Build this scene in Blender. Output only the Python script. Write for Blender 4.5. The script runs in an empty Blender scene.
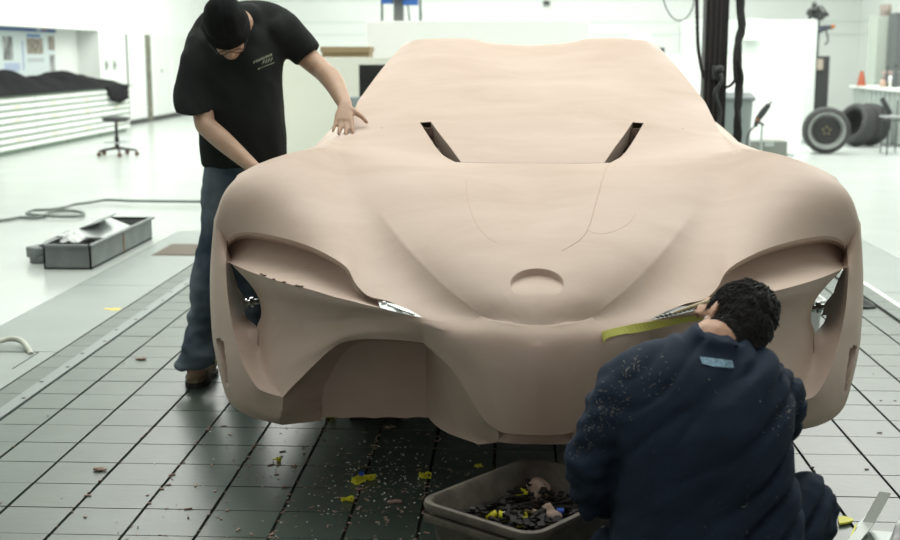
import bpy, bmesh, math, random
import numpy as np
from math import sin, cos, tan, atan, pi, radians, sqrt
from mathutils import Vector, Matrix, noise
random.seed(7)
S = bpy.context.scene
C = S.collection

# ---------------------------------------------------------------- camera
CAM_F, CAM_H = 1250.0, 1.46
TH = atan(216 / CAM_F)
PS = atan(63 / CAM_F * cos(TH))
cam = bpy.data.cameras.new('camera')
camo = bpy.data.objects.new('camera', cam)
C.objects.link(camo)
cam.sensor_width = 36
cam.lens = CAM_F / 900 * 36
camo.location = (0, 0, CAM_H)
camo.rotation_euler = (pi / 2 - TH, 0, PS)
cam.clip_end = 200
cam.dof.use_dof = True
cam.dof.focus_distance = 4.1
cam.dof.aperture_fstop = 3.4
S.camera = camo

# ---------------------------------------------------------------- world, lights, exposure
W = bpy.data.worlds.new('world')
S.world = W
W.use_nodes = True
W.node_tree.nodes['Background'].inputs[0].default_value = (1.0, 0.97, 0.91, 1)
W.node_tree.nodes['Background'].inputs[1].default_value = 0.21
S.view_settings.view_transform = 'Standard'
S.view_settings.look = 'None'
S.view_settings.gamma = 1
S.view_settings.use_curve_mapping = False
S.view_settings.exposure = 0.36


def area(name, loc, sx, sy, power, col=(1, 1, 0.93), rot=(0, 0, 0)):
    l = bpy.data.lights.new(name, 'AREA')
    l.shape = 'RECTANGLE'
    l.size, l.size_y, l.energy, l.color = sx, sy, power, col
    o = bpy.data.objects.new(name, l)
    o.location = loc
    o.rotation_euler = rot
    C.objects.link(o)
    return o


LC = (1.0, 0.995, 0.955)
area('ceiling_and_fill_lamp', (0.1, 6.2, 5.4), 6.0, 4.5, 238, LC)
area('ceiling_and_fill_lamp', (-4.6, 12, 5.4), 3.0, 8.0, 205, LC)
area('ceiling_and_fill_lamp', (5.0, 11, 5.4), 3.0, 7.0, 190, LC)
area('ceiling_and_fill_lamp', (-3.5, 21.0, 5.4), 6.0, 9.0, 520, LC)
area('ceiling_and_fill_lamp', (4.5, 18.5, 5.4), 5.0, 8.0, 560, LC)
area('ceiling_and_fill_lamp', (0.5, 28.5, 5.4), 10.0, 5.0, 480, LC)  # extra lamp added to brighten the back wall
area('ceiling_and_fill_lamp', (0, 1.2, 5.2), 7.0, 2.0, 26, LC, (radians(18), 0, 0))  # weak fill added from the front, not a lamp of this room

# ---------------------------------------------------------------- helpers


def ray(px, py):
    x = (px - 450) / CAM_F
    u = -(py - 270) / CAM_F
    F = cos(TH) + u * sin(TH)
    Z = -sin(TH) + u * cos(TH)
    return (x * cos(PS) - F * sin(PS), x * sin(PS) + F * cos(PS), Z)


def P(px, py, Y):
    """point of the place at depth Y that was measured at (px, py) in the photograph"""
    r = ray(px, py)
    t = Y / r[1]
    return Vector((r[0] * t, Y, CAM_H + r[2] * t))


def G(px, py, z=0.0):
    r = ray(px, py)
    t = (z - CAM_H) / r[2]
    return Vector((r[0] * t, r[1] * t, z))


def pr(p):
    x, y, z = p
    xc = x * cos(PS) + y * sin(PS)
    F = -x * sin(PS) + y * cos(PS)
    Z = z - CAM_H
    d = F * cos(TH) - Z * sin(TH)
    u = F * sin(TH) + Z * cos(TH)
    return (450 + CAM_F * xc / d, 270 - CAM_F * u / d)


MATS = {}


def mat(name, col, rough=0.6, metal=0.0, spec=0.5, noise_amt=0.0, noise_scale=20, bump=0.0, bump_scale=60,
        emit=0.0, alpha=1.0, trans=0.0, col2=None, coat=0.0, stretch=None):
    if name in MATS:
        return MATS[name]
    m = bpy.data.materials.new(name)
    m.use_nodes = True
    nt = m.node_tree
    b = nt.nodes['Principled BSDF']
    b.inputs['Base Color'].default_value = (*col, 1)
    b.inputs['Roughness'].default_value = rough
    b.inputs['Metallic'].default_value = metal
    b.inputs['Specular IOR Level'].default_value = spec
    b.inputs['Coat Weight'].default_value = coat
    b.inputs['Alpha'].default_value = alpha
    b.inputs['Transmission Weight'].default_value = trans
    if emit:
        b.inputs['Emission Color'].default_value = (*col, 1)
        b.inputs['Emission Strength'].default_value = emit
    tc = nt.nodes.new('ShaderNodeTexCoord')
    src = tc.outputs['Object']
    if stretch:
        mp = nt.nodes.new('ShaderNodeMapping')
        mp.inputs['Scale'].default_value = stretch
        nt.links.new(src, mp.inputs[0])
        src = mp.outputs[0]
    if noise_amt or col2:
        n = nt.nodes.new('ShaderNodeTexNoise')
        n.inputs['Scale'].default_value = noise_scale
        n.inputs['Detail'].default_value = 5
        nt.links.new(src, n.inputs['Vector'])
        r = nt.nodes.new('ShaderNodeValToRGB')
        r.color_ramp.elements[0].position = 0.35
        r.color_ramp.elements[1].position = 0.65
        c2 = col2 or tuple(min(1, c * (1 + noise_amt)) for c in col)
        c1 = col if col2 else tuple(c * (1 - noise_amt) for c in col)
        r.color_ramp.elements[0].color = (*c1, 1)
        r.color_ramp.elements[1].color = (*c2, 1)
        nt.links.new(n.outputs['Fac'], r.inputs[0])
        nt.links.new(r.outputs[0], b.inputs['Base Color'])
    if bump:
        n = nt.nodes.new('ShaderNodeTexNoise')
        n.inputs['Scale'].default_value = bump_scale
        n.inputs['Detail'].default_value = 4
        nt.links.new(src, n.inputs['Vector'])
        bp = nt.nodes.new('ShaderNodeBump')
        bp.inputs['Strength'].default_value = bump
        bp.inputs['Distance'].default_value = 0.01
        nt.links.new(n.outputs['Fac'], bp.inputs['Height'])
        nt.links.new(bp.outputs[0], b.inputs['Normal'])
    MATS[name] = m
    return m


def tag(o, label=None, cat=None, group=None, kind=None):
    if label:
        o['label'] = label
    if cat:
        o['category'] = cat
    if group:
        o['group'] = group
    if kind:
        o['kind'] = kind
    return o


def empty(name, loc=(0, 0, 0), label=None, cat=None, group=None, rz=0):
    o = bpy.data.objects.new(name, None)
    o.location = loc
    o.rotation_euler.z = rz
    o.empty_display_size = 0.1
    C.objects.link(o)
    return tag(o, label, cat, group)


def link_mesh(name, me, m, parent=None, smooth=True, angle=35):
    if m is not None:
        for mm in (m if isinstance(m, (list, tuple)) else [m]):
            me.materials.append(mm)
    if smooth:
        me.polygons.foreach_set('use_smooth', [True] * len(me.polygons))
        me.set_sharp_from_angle(angle=radians(angle))
    o = bpy.data.objects.new(name, me)
    C.objects.link(o)
    if parent is not None:
        o.parent = parent
        if parent.type == 'EMPTY' or True:
            # children are modelled in world space: undo the parent's placement
            o.matrix_parent_inverse = world_of(parent).inverted()
    return o


def world_of(o):
    m = Matrix.LocRotScale(o.location, o.rotation_euler, o.scale)
    if o.parent is not None:
        return world_of(o.parent) @ o.matrix_parent_inverse @ m
    return m


class MB:
    """collects shapes, then links them as one mesh object"""

    def __init__(s):
        s.bm = bmesh.new()

    def box(s, x0, x1, y0, y1, z0, z1, bevel=0.0, M=None, mi=0):
        g = bmesh.ops.create_cube(s.bm, size=1)
        vs = g['verts']
        for v in vs:
            v.co = Vector((x0 + (v.co.x + .5) * (x1 - x0), y0 + (v.co.y + .5) * (y1 - y0), z0 + (v.co.z + .5) * (z1 - z0)))
        if bevel:
            es = list({e for v in vs for e in v.link_edges})
            r = bmesh.ops.bevel(s.bm, geom=es, offset=bevel, segments=2, affect='EDGES', profile=.5)
            vs = list({v for f in r['faces'] for v in f.verts} | {v for v in vs if v.is_valid})
        if M is not None:
            for v in vs:
                v.co = M @ v.co
        if mi:
            for f in {f for v in vs for f in v.link_faces}:
                f.material_index = mi
        return s

    def obox(s, c, ax, ay, az, bevel=0.0, mi=0):
        """box at centre c with half-axis vectors"""
        M = Matrix.Translation(Vector(c)) @ Matrix((Vector(ax), Vector(ay), Vector(az))).transposed().to_4x4()
        la, lb, lc = Vector(ax).length, Vector(ay).length, Vector(az).length
        M = Matrix.Translation(Vector(c)) @ Matrix((Vector(ax) / la, Vector(ay) / lb, Vector(az) / lc)).transposed().to_4x4()
        return s.box(-la, la, -lb, lb, -lc, lc, bevel, M, mi)

    def tube(s, pts, r, seg=10, cap=True, ry=None, mi=0):
        pts = [Vector(p) for p in pts]
        rs = r if isinstance(r, (list, tuple)) else [r] * len(pts)
        rings = []
        up = Vector((0, 0, 1))
        prev = None
        for i, p in enumerate(pts):
            a = pts[max(0, i - 1)]
            b = pts[min(len(pts) - 1, i + 1)]
            t = (b - a).normalized()
            if prev is None:
                u = t.cross(up)
                if u.length < 1e-3:
                    u = Vector((1, 0, 0))
                u.normalize()
            else:
                u = (prev - t * prev.dot(t)).normalized()
            prev = u
            w = t.cross(u)
            ring = []
            for k in range(seg):
                q = 2 * pi * k / seg
                rr = rs[i]
                ring.append(s.bm.verts.new(p + u * cos(q) * rr + w * sin(q) * rr * (ry or 1)))
            rings.append(ring)
        for i in range(len(rings) - 1):
            for k in range(seg):
                f = s.bm.faces.new((rings[i][k], rings[i][(k + 1) % seg], rings[i + 1][(k + 1) % seg], rings[i + 1][k]))
                f.material_index = mi
        if cap:
            s.bm.faces.new(rings[0]).material_index = mi
            s.bm.faces.new(rings[-1][::-1]).material_index = mi
        return s

    def lathe(s, prof, c=(0, 0, 0), axis=(0, 0, 1), seg=32, mi=0, closed=False):
        """profile of (radius, height) turned about axis through c"""
        ax = Vector(axis).normalized()
        u = ax.orthogonal().normalized()
        w = ax.cross(u)
        c = Vector(c)
        rings = []
        for (r, h) in prof:
            rings.append([s.bm.verts.new(c + ax * h + (u * cos(2 * pi * k / seg) + w * sin(2 * pi * k / seg)) * max(r, 1e-4)) for k in range(seg)])
        n = len(rings)
        for i in range(n if closed else n - 1):
            A, B = rings[i], rings[(i + 1) % n]
            for k in range(seg):
                s.bm.faces.new((A[k], A[(k + 1) % seg], B[(k + 1) % seg], B[k])).material_index = mi
        return s

    def ball(s, c, r, sc=(1, 1, 1), sub=2, mi=0, jit=0.0):
        g = bmesh.ops.create_icosphere(s.bm, subdivisions=sub, radius=1)
        for v in g['verts']:
            k = 1 + (random.uniform(-jit, jit) if jit else 0)
            v.co = Vector(c) + Vector((v.co.x * r * sc[0], v.co.y * r * sc[1], v.co.z * r * sc[2])) * k
            for f in v.link_faces:
                f.material_index = mi
        return s

    def poly(s, pts, mi=0):
        f = s.bm.faces.new([s.bm.verts.new(Vector(p)) for p in pts])
        f.material_index = mi
        return s

    def prism(s, pts, d, mi=0):
        """polygon pts extruded by vector d"""
        d = Vector(d)
        a = [s.bm.verts.new(Vector(p)) for p in pts]
        b = [s.bm.verts.new(Vector(p) + d) for p in pts]
        n = len(a)
        s.bm.faces.new(a).material_index = mi
        s.bm.faces.new(b[::-1]).material_index = mi
        for i in range(n):
            s.bm.faces.new((a[i], b[i], b[(i + 1) % n], a[(i + 1) % n])).material_index = mi
        return s

    def build(s, name, m, parent=None, smooth=True, angle=35):
        bmesh.ops.recalc_face_normals(s.bm, faces=s.bm.faces)
        me = bpy.data.meshes.new(name)
        s.bm.to_mesh(me)
        s.bm.free()
        return link_mesh(name, me, m, parent, smooth, angle)


def struct(o):
    o['kind'] = 'structure'
    return o


def cr(pts, n):
    """Catmull-Rom through pts (array k x 3), n samples a segment"""
    p = np.asarray(pts, float)
    if len(p) == 2:
        t = np.linspace(0, 1, n + 1)[:, None]
        return p[0] * (1 - t) + p[1] * t
    e = np.vstack([[2 * p[0] - p[1]], p, [2 * p[-1] - p[-2]]])
    out = []
    for i in range(len(p) - 1):
        a, b, c, d = e[i:i + 4]
        for k in range(n):
            t = k / n
            out.append(.5 * ((2 * b) + (c - a) * t + (2 * a - 5 * b + 4 * c - d) * t * t + (3 * b - a - 3 * c + d) * t ** 3))
    out.append(p[-1])
    return np.array(out)

# ---------------------------------------------------------------- the room
FLOORC = (0.53, 0.575, 0.545)
m_floor = mat('painted_white_floor', FLOORC, rough=0.22, spec=0.5, noise_amt=0.03, noise_scale=1.2)
m_wall = mat('white_wall_paint', (0.76, 0.795, 0.765), rough=0.85, noise_amt=0.02, noise_scale=1)
m_gap = mat('dark_gap', (0.02, 0.018, 0.015), rough=0.9)
m_tile = mat('grey_green_stone_tile', (0.070, 0.094, 0.077), rough=0.30, spec=0.42, noise_amt=0.13, noise_scale=3.0, bump=0.05, bump_scale=30)
m_plate = mat('pale_grey_steel_plate', (0.24, 0.28, 0.26), rough=0.35, spec=0.5, noise_amt=0.06, noise_scale=2.5)
m_steel = mat('brushed_steel', (0.45, 0.50, 0.49), rough=0.35, metal=0.7)
XL, XR, YB = -7.95, 9.1, 34.0
PX0, PX1, PY1 = -2.78, 2.80, 10.25      # the platform let into the floor
b = MB()
b.box(XL - 2.5, PX0, 0.5, YB, -.2, 0)
b.box(PX1, XR, 0.5, YB, -.2, 0)
b.box(PX0, PX1, PY1, YB, -.2, 0)
struct(b.build('floor', m_floor, smooth=False))
b = MB()
b.box(PX0, PX1, 0.5, PY1, -.25, -.05)
b.box(-2.13, 2.2, 0.5, PY1, -.05, -.012)
struct(b.build('floor_bed', m_gap, smooth=False))
TW = .2265
b = MB()
xs = [-.735 + TW * k for k in range(-7, 14)]
k0 = 0
for i in range(-7, 13):
    xa = -.735 + TW * i
    xb = xa + TW
    if xb < -2.09 or xa > 2.16:
        continue
    xa2, xb2 = max(xa, -2.06) + .0055, min(xb, 2.14) - .0055
    if xb2 - xa2 < .02:
        continue
    for j in range(-10, 30):
        ya = 3.60 + TW * j
        if ya + TW > PY1:
            continue
        z = random.uniform(-.0008, .0008)
        b.box(xa2, xb2, ya + .0028, ya + TW - .0028, -.03, z)
# row of tiles left of the rail
for j in range(-10, 30):
    ya = 3.60 + TW * j
    if ya + TW <= PY1:
        b.box(-2.24, -2.125, ya + .002, ya + TW - .002, -.03, 0)
        b.box(2.165, 2.262, ya + .002, ya + TW - .002, -.03, 0)
struct(b.build('floor_tiles', m_tile, smooth=False))
b = MB()
yy = .5
for y1 in (2.3, 4.1, 5.95, 7.75, PY1):
    b.box(PX0 + .006, -2.25, yy + .004, y1 - .004, -.04, .001)
    b.box(2.30, PX1 - .006, yy + .004, y1 - .004, -.04, .001)
    yy = y1
struct(b.build('floor_plates', m_plate, smooth=False))
b = MB()
b.box(-2.125, -2.065, .5, PY1, -.03, .006, .003)
struct(b.build('trim_1', mat('dull_rail', (.20, .235, .225), .4, spec=.5), smooth=False))
b = MB()
b.box(2.265, 2.295, .5, PY1, -.03, .004, .002)
struct(b.build('trim_2', mat('white_line', (.85, .88, .82), .5), smooth=False))
b = MB()
for k in range(26):
    b.lathe([(.0, .0065), (.010, .0065), (.010, .0068), (0, .0068)], (-2.095 + (.012 if k % 2 else -.012), 3.2 + k * .27, 0), seg=10)
o = b.build('rail_bolt_hole', m_gap, smooth=False)
struct(o)
o.name = 'trim_3'

b = MB()
b.box(XL - .2, XL, 24.07, YB, 0, 6)           # wall with the lockers
b.box(XL - .2, XL, .5, 24.07, 1.90, 6)        # soffit above the alcove
b.box(XL - .63, XL - .43, .5, 24.07, 0, 2.2)  # back of the alcove
b.box(XL - .63, XL - .2, 24.07, 24.2, 0, 2.2)
b.box(XL - .43, XL - .2, .5, 24.06, 1.90, 2.2)
struct(b.build('wall_left', m_wall, smooth=False))
b = MB()
b.box(XR, XR + .2, .5, YB, 0, 6)
struct(b.build('wall_right', m_wall, smooth=False))
b = MB()
b.box(XL - .2, XR + .2, YB, YB + .2, 0, 6)
struct(b.build('wall_back', m_wall, smooth=False))
b = MB()
b.box(XL - 2.5, XR + .2, .5, YB + .2, 6, 6.2)
struct(b.build('ceiling', m_wall, smooth=False))
b = MB()                                         # cladding seams, back and right wall
for z in (1.95, 2.28, 2.85, 3.4, 3.95):
    b.box(XL, XR, YB - .012, YB, z, z + .03)
    b.box(XR - .012, XR, 8, YB, z, z + .03)
struct(b.build('trim_4', mat('wall_seam', (.60, .67, .62), .8), smooth=False))

# ---------------------------------------------------------------- the clay car
XC = .075
NS = 8
patches = []


def A(pts):
    """measured points (px, py, Y) -> array; ('w', xrel, Y, z) for points the photo does not show"""
    out = []
    for p in pts:
        if p[0] == 'w':
            out.append((p[1], p[2], p[3]))
        elif p[0] == 'c':
            v = P(p[1], p[2], p[3])
            out.append((0.0, v.y, v.z))
        else:
            v = P(*p)
            out.append((v.x - XC, v.y, v.z))
    return np.array(out)


def grid(rows, n=None, m=None):
    """bicubic patch through a grid of control points"""
    n = n or NS
    m = m or n
    R = [cr(r, m) for r in rows]
    R = np.array(R)
    out = []
    for j in range(R.shape[1]):
        out.append(cr(R[:, j], n))
    G_ = np.array(out).transpose(1, 0, 2)
    patches.append(G_)
    return G_


def coons(top, bot, left, right, bulge=None):
    T, B_, L, R = cr(top, NS), cr(bot, NS), cr(left, NS), cr(right, NS)
    nu, nv = len(T), len(L)
    if len(R) != nv:
        q = np.linspace(0, 1, nv)
        R = np.stack([np.interp(q, np.linspace(0, 1, len(R)), R[:, k]) for k in range(3)], 1)
    if len(B_) != nu:
        q = np.linspace(0, 1, nu)
        B_ = np.stack([np.interp(q, np.linspace(0, 1, len(B_)), B_[:, k]) for k in range(3)], 1)
    u = np.linspace(0, 1, nu)[None, :, None]
    v = np.linspace(0, 1, nv)[:, None, None]
    g = (1 - v) * T[None] + v * B_[None] + (1 - u) * L[:, None] + u * R[:, None] - (
        (1 - u) * (1 - v) * T[0] + u * (1 - v) * T[-1] + (1 - u) * v * B_[0] + u * v * B_[-1])
    if bulge is not None:
        g = g + 4 * u * (1 - u) * 4 * v * (1 - v) / 4 * np.array(bulge)
    patches.append(g)
    return g


V = [(335, 150, 4.62), (353, 178, 4.40), (373, 205, 4.22), (392, 229, 4.04), (409, 250, 3.90), (430, 272, 3.78),
     (449, 290, 3.69), (467, 304, 3.62), (484, 317, 3.57), (510, 323, 3.51)]
vA = A(V)
cpy = [163, 188, 212, 235, 255, 273, 288, 301, 313, 325]
cy = np.interp(cpy, [163, 200, 240, 278, 305, 325], [4.6, 4.22, 3.88, 3.64, 3.54, 3.50])
cA = A([('c', 535, a, y) for a, y in zip(cpy, cy)])
fr = [0, .2, .385, .51, .667, .836, 1]
T0 = A([('c', 530, 163, 4.6), (490, 163, 4.6), (455, 162, 4.62), (430, 159.5, 4.62), (400, 156.5, 4.62), (367, 153, 4.62), (335, 150, 4.62)])
rows = [T0]
for i in range(1, 10):
    r = []
    for f in fr:
        p = cA[i] * (1 - f) + vA[i] * f
        w = (i / 9)
        bz = .022 * 4 * f * (1 - f) * (1 - .3 * w)
        r.append(p + np.array([0, -bz * .5, bz]))
    rows.append(np.array(r))
# the leading edge of the nose is round in plan
e = A([('c', 537, 325, 3.50), (531, 325, 3.50), (526, 324.8, 3.501), (522, 324.5, 3.503), (518, 324, 3.505), (514, 323.6, 3.508), (510, 323, 3.51)])
rows[-1] = e
grid(rows)                                                            # hood

SL = A([(455, 162, 4.62), (443, 155, 4.70), (433, 143, 4.80), (420, 122.5, 5.0)])
CW = A([(420, 122.5, 5.0), (380, 126.5, 5.0), (345, 131.5, 5.0)])
RT = A([(335, 150, 4.62), (338, 144, 4.75), (341, 138, 4.88), (345, 131.5, 5.0)])
coons(T0[2:], CW, SL, RT)

E_ = [(484, 317, 3.57), (468, 320, 3.585), (452, 321, 3.60), (422, 318, 3.64), (391, 302, 3.70), (369, 296, 3.74), (356, 284, 3.78),
      (347, 268, 3.83), (330, 256, 3.90), (305, 244.5, 4.0), (275, 236, 4.09), (248, 232, 4.18), (234, 235, 4.23), (227, 243, 4.27)]
v8 = [(310, 149, 4.52), (280, 156, 4.41), (250, 168, 4.38), (227, 185, 4.36), (214, 220, 4.33)]
EA = A(E_)
TA = np.vstack([vA[8::-1], A(v8)])
m1, m2 = [], []
bl = [0, -.004, -.010, -.015, -.017, -.016, -.011, -.005, .01, .03, .045, .05, .05, .035]
for i in range(14):
    d = np.array([-.25 if i > 10 else 0, -.6, .8]) * bl[i]
    m1.append(TA[i] * .67 + EA[i] * .33 + d)
    m2.append(TA[i] * .33 + EA[i] * .67 + d)
grid([TA, np.array(m1), np.array(m2), EA])                           # fender top
hg = patches[0]                                                      # hood edge shares the fender's curve
dl = cr(TA, NS)[:8 * NS + 1][::-1] - hg[:8 * NS + 1, -1]
dl *= np.clip((6 * NS - np.arange(8 * NS + 1)) / (3 * NS), 0, 1)[:, None]
for c_ in range(hg.shape[1]):
    hg[:8 * NS + 1, c_] += dl * (c_ / (hg.shape[1] - 1)) ** 5

# recess behind the blade
K_ = [(230, 263, 4.21), (239, 267, 4.12), (255, 273.5, 4.02), (282, 282, 3.92), (312, 290, 3.83), (335, 297, 3.77), (352, 301, 3.735),
      (365, 304.5, 3.71), (380, 308, 3.69), (400, 313, 3.665), (422, 318, 3.64)]
KA = A(K_)
ER = EA[:2:-1]                                                       # left to right, 11 points
dep = [.8, 1, 1, 1, 1, 1, .85, .6, .45, .25, 0]
W1 = []
for i, p in enumerate(E_[:2:-1]):
    d = .12 * dep[i]
    W1.append((p[0] + 1.5 * dep[i], p[1] + 7 * dep[i], p[2] + d))
W1 = A(W1)
Lp = A([(p[0] + 1.0 * dep[i], p[1] + 3.2 * dep[i], p[2] + .010 * dep[i]) for i, p in enumerate(E_[:2:-1])])
grid([ER, Lp], 3, NS)
grid([Lp, W1], 5, NS)
mid = []
for i in range(11):
    mid.append(W1[i] * .5 + KA[i] * .5 + np.array([0, .035, -.012]) * dep[i])
grid([W1, np.array(mid), KA])
m0_ = A([(225.5, 262, 4.19)])[0]
sl = np.array([ER[0] * (1 - t) + m0_ * t for t in (0, .33, .66, 1)])
grid([sl, np.array([ER[0], W1[0], mid[0], KA[0]])], 6)

# blade face, slot and intake ridge
HR = A([(230, 263, 4.21), (249, 283, 4.13), (259, 299, 4.13), (261, 315, 4.13), (257, 328, 4.13), (259, 350, 4.08), (268, 374, 3.98), (275, 387, 3.93), (283, 397, 3.88)])
R_ = [(283, 397, 3.88), (290, 389, 3.875), (298, 381, 3.87), (307, 372, 3.865), (318, 361, 3.85), (329, 351, 3.835), (342, 343, 3.82),
      (358, 339.5, 3.79), (378, 339, 3.75), (400, 340, 3.71), (424, 343, 3.68)]
RA = A(R_)
E2R = A([(422, 318, 3.64), (422, 326, 3.635), (424, 343, 3.68)])
coons(KA, RA, HR, E2R, (0, .05, 0))
M_ = [(225.5, 262, 4.19), (226.3, 280, 4.16), (228, 299, 4.12), (231, 318, 4.08), (235, 336, 4.05), (243, 363, 3.99), (256, 386, 3.93), (268, 393, 3.905), (283, 397, 3.88)]
MA = A(M_)
HL = A([(230, 263, 4.21), (236, 280, 4.33), (241, 300, 4.37), (247, 317, 4.32), (257, 328, 4.13), (259, 350, 4.08), (268, 374, 3.98), (275, 387, 3.93), (283, 397, 3.88)])
mm = (MA * .45 + HL * .55)
mm[3:7] += np.array([0, .015, 0])
grid([MA, mm, HL])
# rim band round the outside
SO = A([(214, 220, 4.33), (211, 255, 4.32), (210, 275, 4.31), (210, 297, 4.3), (211, 318, 4.28), (213, 342, 4.26), (220, 375, 4.20), (229, 401, 4.12), (249, 416, 4.03), (282, 425, 3.95)])
IN = np.vstack([EA[-1:], MA])
midb = IN * .6 + SO * .4 + np.array([-.008, -.018, 0])
midb[-1] = A([(282, 413, 3.9)])[0]
midb[-2] = A([(259, 406, 3.955)])[0]
midb[-3] = A([(243, 396, 4.0)])[0]
midc = midb * .5 + SO * .5 + np.array([-.006, -.006, 0])
midb[0], midc[0] = m2[-1], m1[-1]
grid([IN, midb, midc, SO])
# side of the intake
IA = A([(322, 399, 4.05), (323, 391, 4.05), (325, 384, 4.05), (329, 377, 4.05), (335, 366, 4.05), (341, 357, 4.05), (350, 347, 4.04), (364, 341, 4.02)])
mm = RA[:8] * .5 + IA * .5 + np.array([-.01, .02, .01])
mm[0] = RA[0] * .5 + IA[0] * .5
grid([RA[:8], mm, IA])
IB = A([(364, 341, 4.02), (385, 341, 4.02), (405, 342, 4.02), (427, 345, 4.02)])
grid([RA[7:], IB])
cc = A([(282, 413, 3.9), (322, 399, 4.05), (283, 397, 3.88), (282, 425, 3.95), (322, 421, 4.06), (322, 417, 4.05)])
grid([cc[[2, 1]], cc[[0, 1]]], 6)
grid([IA[:3] * 1.0, A([(321, 399, 4.06), (321, 410, 4.06), (322, 417, 4.05)])], 3)
grid([cc[[0, 1]], cc[[3, 4]]], 6)
BK = np.vstack([IA, IB[1:]])
BB = A([(322 + (427 - 322) * k / 10, 417.5 - .6 * sin(k * 2.2), 4.05 - .03 * k / 10) for k in range(11)])
grid([BK, BB])
# face below the nose
c0 = A([('c', 537, 325, 3.50), (510, 323, 3.51), (484, 317, 3.57), (468, 320, 3.585), (452, 321, 3.60), (422, 318, 3.64)])
c1 = A([('c', 537, 334, 3.47), (510, 334, 3.475), (484, 332, 3.515), (468, 333, 3.535), (452, 333, 3.56), (422, 326, 3.635)])
c2 = A([('c', 538, 347, 3.445), (512, 347, 3.455), (488, 347, 3.49), (470, 347, 3.52), (450, 346, 3.56), (424, 343, 3.68)])
c3 = A([('c', 538, 368, 3.43), (516, 368, 3.44), (494, 368, 3.47), (478, 367.5, 3.505), (464, 367, 3.545), (449, 366, 3.60)])
c4 = A([('c', 538, 394, 3.43), (519, 394, 3.44), (502, 393.5, 3.46), (489, 393, 3.49), (477, 392.5, 3.525), (467, 392, 3.56)])
c5 = A([('c', 539, 421, 3.445), (524, 421, 3.45), (512, 420.5, 3.46), (502, 420, 3.48), (493, 419.5, 3.505), (484, 419, 3.53)])
c6 = A([('c', 539, 435, 3.455), (530, 435, 3.457), (521, 434.5, 3.463), (513, 434, 3.473), (505, 433, 3.49), (498, 431, 3.51)])
grid([c0, c1, c2, c3, c4, c5, c6])
c7 = A([('c', 539, 435.5, 3.50), (530, 435.5, 3.502), (521, 435, 3.508), (513, 434.5, 3.515), (505, 433.5, 3.53), (496, 431, 3.55)])
c8 = A([('c', 539, 444, 3.52), (530, 444, 3.52), (521, 444, 3.525), (513, 443.5, 3.53), (506, 443, 3.54), (498, 441.5, 3.56)])
grid([c6, c7], 3, NS)
grid([c7, c8], 4, NS)
KR = np.vstack([A([(424, 343, 3.68)]), c3[-1:], c4[-1:], c5[-1:], c6[-1:], c8[-1:]])
KB = A([(427, 345, 4.02), (427, 368, 4.02), (427, 392, 4.02), (427.5, 415, 4.02), (444, 431, 3.88), (479, 444.5, 3.68)])
grid([KR, KR * .5 + KB * .5 + np.array([.012, 0, 0]), KB])

# cowl, canopy, roof, sides and tail
def wrow(l):
    return A([('w', *q) for q in l])
W0 = A([('c', 530, 118, 5.02), (477, 118.6, 5.02), (420, 122.5, 5.0), (380, 126.5, 5.0), (345, 131.5, 5.0), ('w', -.83, 5.42, 1.09)])
Wa = A([('c', 528, 94, 5.30), (484, 94, 5.30), (434, 96, 5.29), (390, 99, 5.30), (358, 101, 5.36), ('w', -.80, 5.7, 1.16)])
Wb = A([('c', 527, 70, 5.62), (485, 68, 5.61), (440, 67, 5.60), (403, 69, 5.62), (381, 70, 5.68), ('w', -.74, 5.95, 1.22)])
Wc = A([('c', 526, 46, 5.95), (492, 43.5, 5.93), (466, 38.5, 5.92), (420, 39.5, 5.92), (403, 44.5, 5.96), ('w', -.72, 6.15, 1.27)])
Wd = wrow([(0, 6.5, 1.50), (-.17, 6.5, 1.51), (-.33, 6.5, 1.525), (-.46, 6.5, 1.49), (-.53, 6.5, 1.44), (-.74, 6.5, 1.27)])
We = wrow([(0, 7.3, 1.42), (-.15, 7.3, 1.43), (-.29, 7.3, 1.44), (-.42, 7.3, 1.41), (-.50, 7.3, 1.36), (-.78, 7.3, 1.22)])
Wf = wrow([(0, 8.0, 1.15), (-.15, 8.0, 1.15), (-.3, 8.0, 1.15), (-.45, 8.0, 1.14), (-.6, 8.0, 1.12), (-.85, 7.95, 1.06)])
WW = [W0, Wa, Wb, Wc, Wd, We, Wf]
CWX = cr(CW, NS)
W0x = np.vstack([cr(np.vstack([A([('c', 530, 118, 5.02)]), A([(477, 118.6, 5.02)]), CW[:1]]), NS), CWX[1:]])
gw = np.array([cr(w[:5], NS) for w in WW[:4]])
gw[0] = W0x
patches.append(np.array([[(1 - t) * gw[0][j] + t * gw[1][j] for j in range(gw.shape[1])] for t in np.linspace(0, 1, NS + 1)]))
grid([w[:5] for w in WW[1:4]])
grid([w[:5] for w in WW[3:]])
grid([w[4:] for w in WW[:2]])
grid([w[4:] for w in WW[1:4]])
grid([w[4:] for w in WW[3:]])
F0 = np.vstack([A([(345, 131.5, 5.0), (333, 141, 4.80)]), A(v8)])
B5 = wrow([(-.83, 5.42, 1.09), (-.88, 5.42, 1.06), (-.95, 5.4, 1.0), (-1.02, 5.35, .95), (-1.06, 5.3, .90), (-1.09, 5.25, .82), (-1.10, 5.2, .70)])
B6 = wrow([(-.74, 6.5, 1.27), (-.86, 6.5, 1.18), (-.98, 6.5, 1.12), (-1.05, 6.5, 1.05), (-1.09, 6.5, .98), (-1.11, 6.5, .88), (-1.12, 6.5, .74)])
B7 = wrow([(-.78, 7.3, 1.22), (-.9, 7.3, 1.16), (-1.0, 7.3, 1.10), (-1.06, 7.3, 1.03), (-1.09, 7.3, .96), (-1.1, 7.3, .87), (-1.1, 7.3, .74)])
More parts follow.
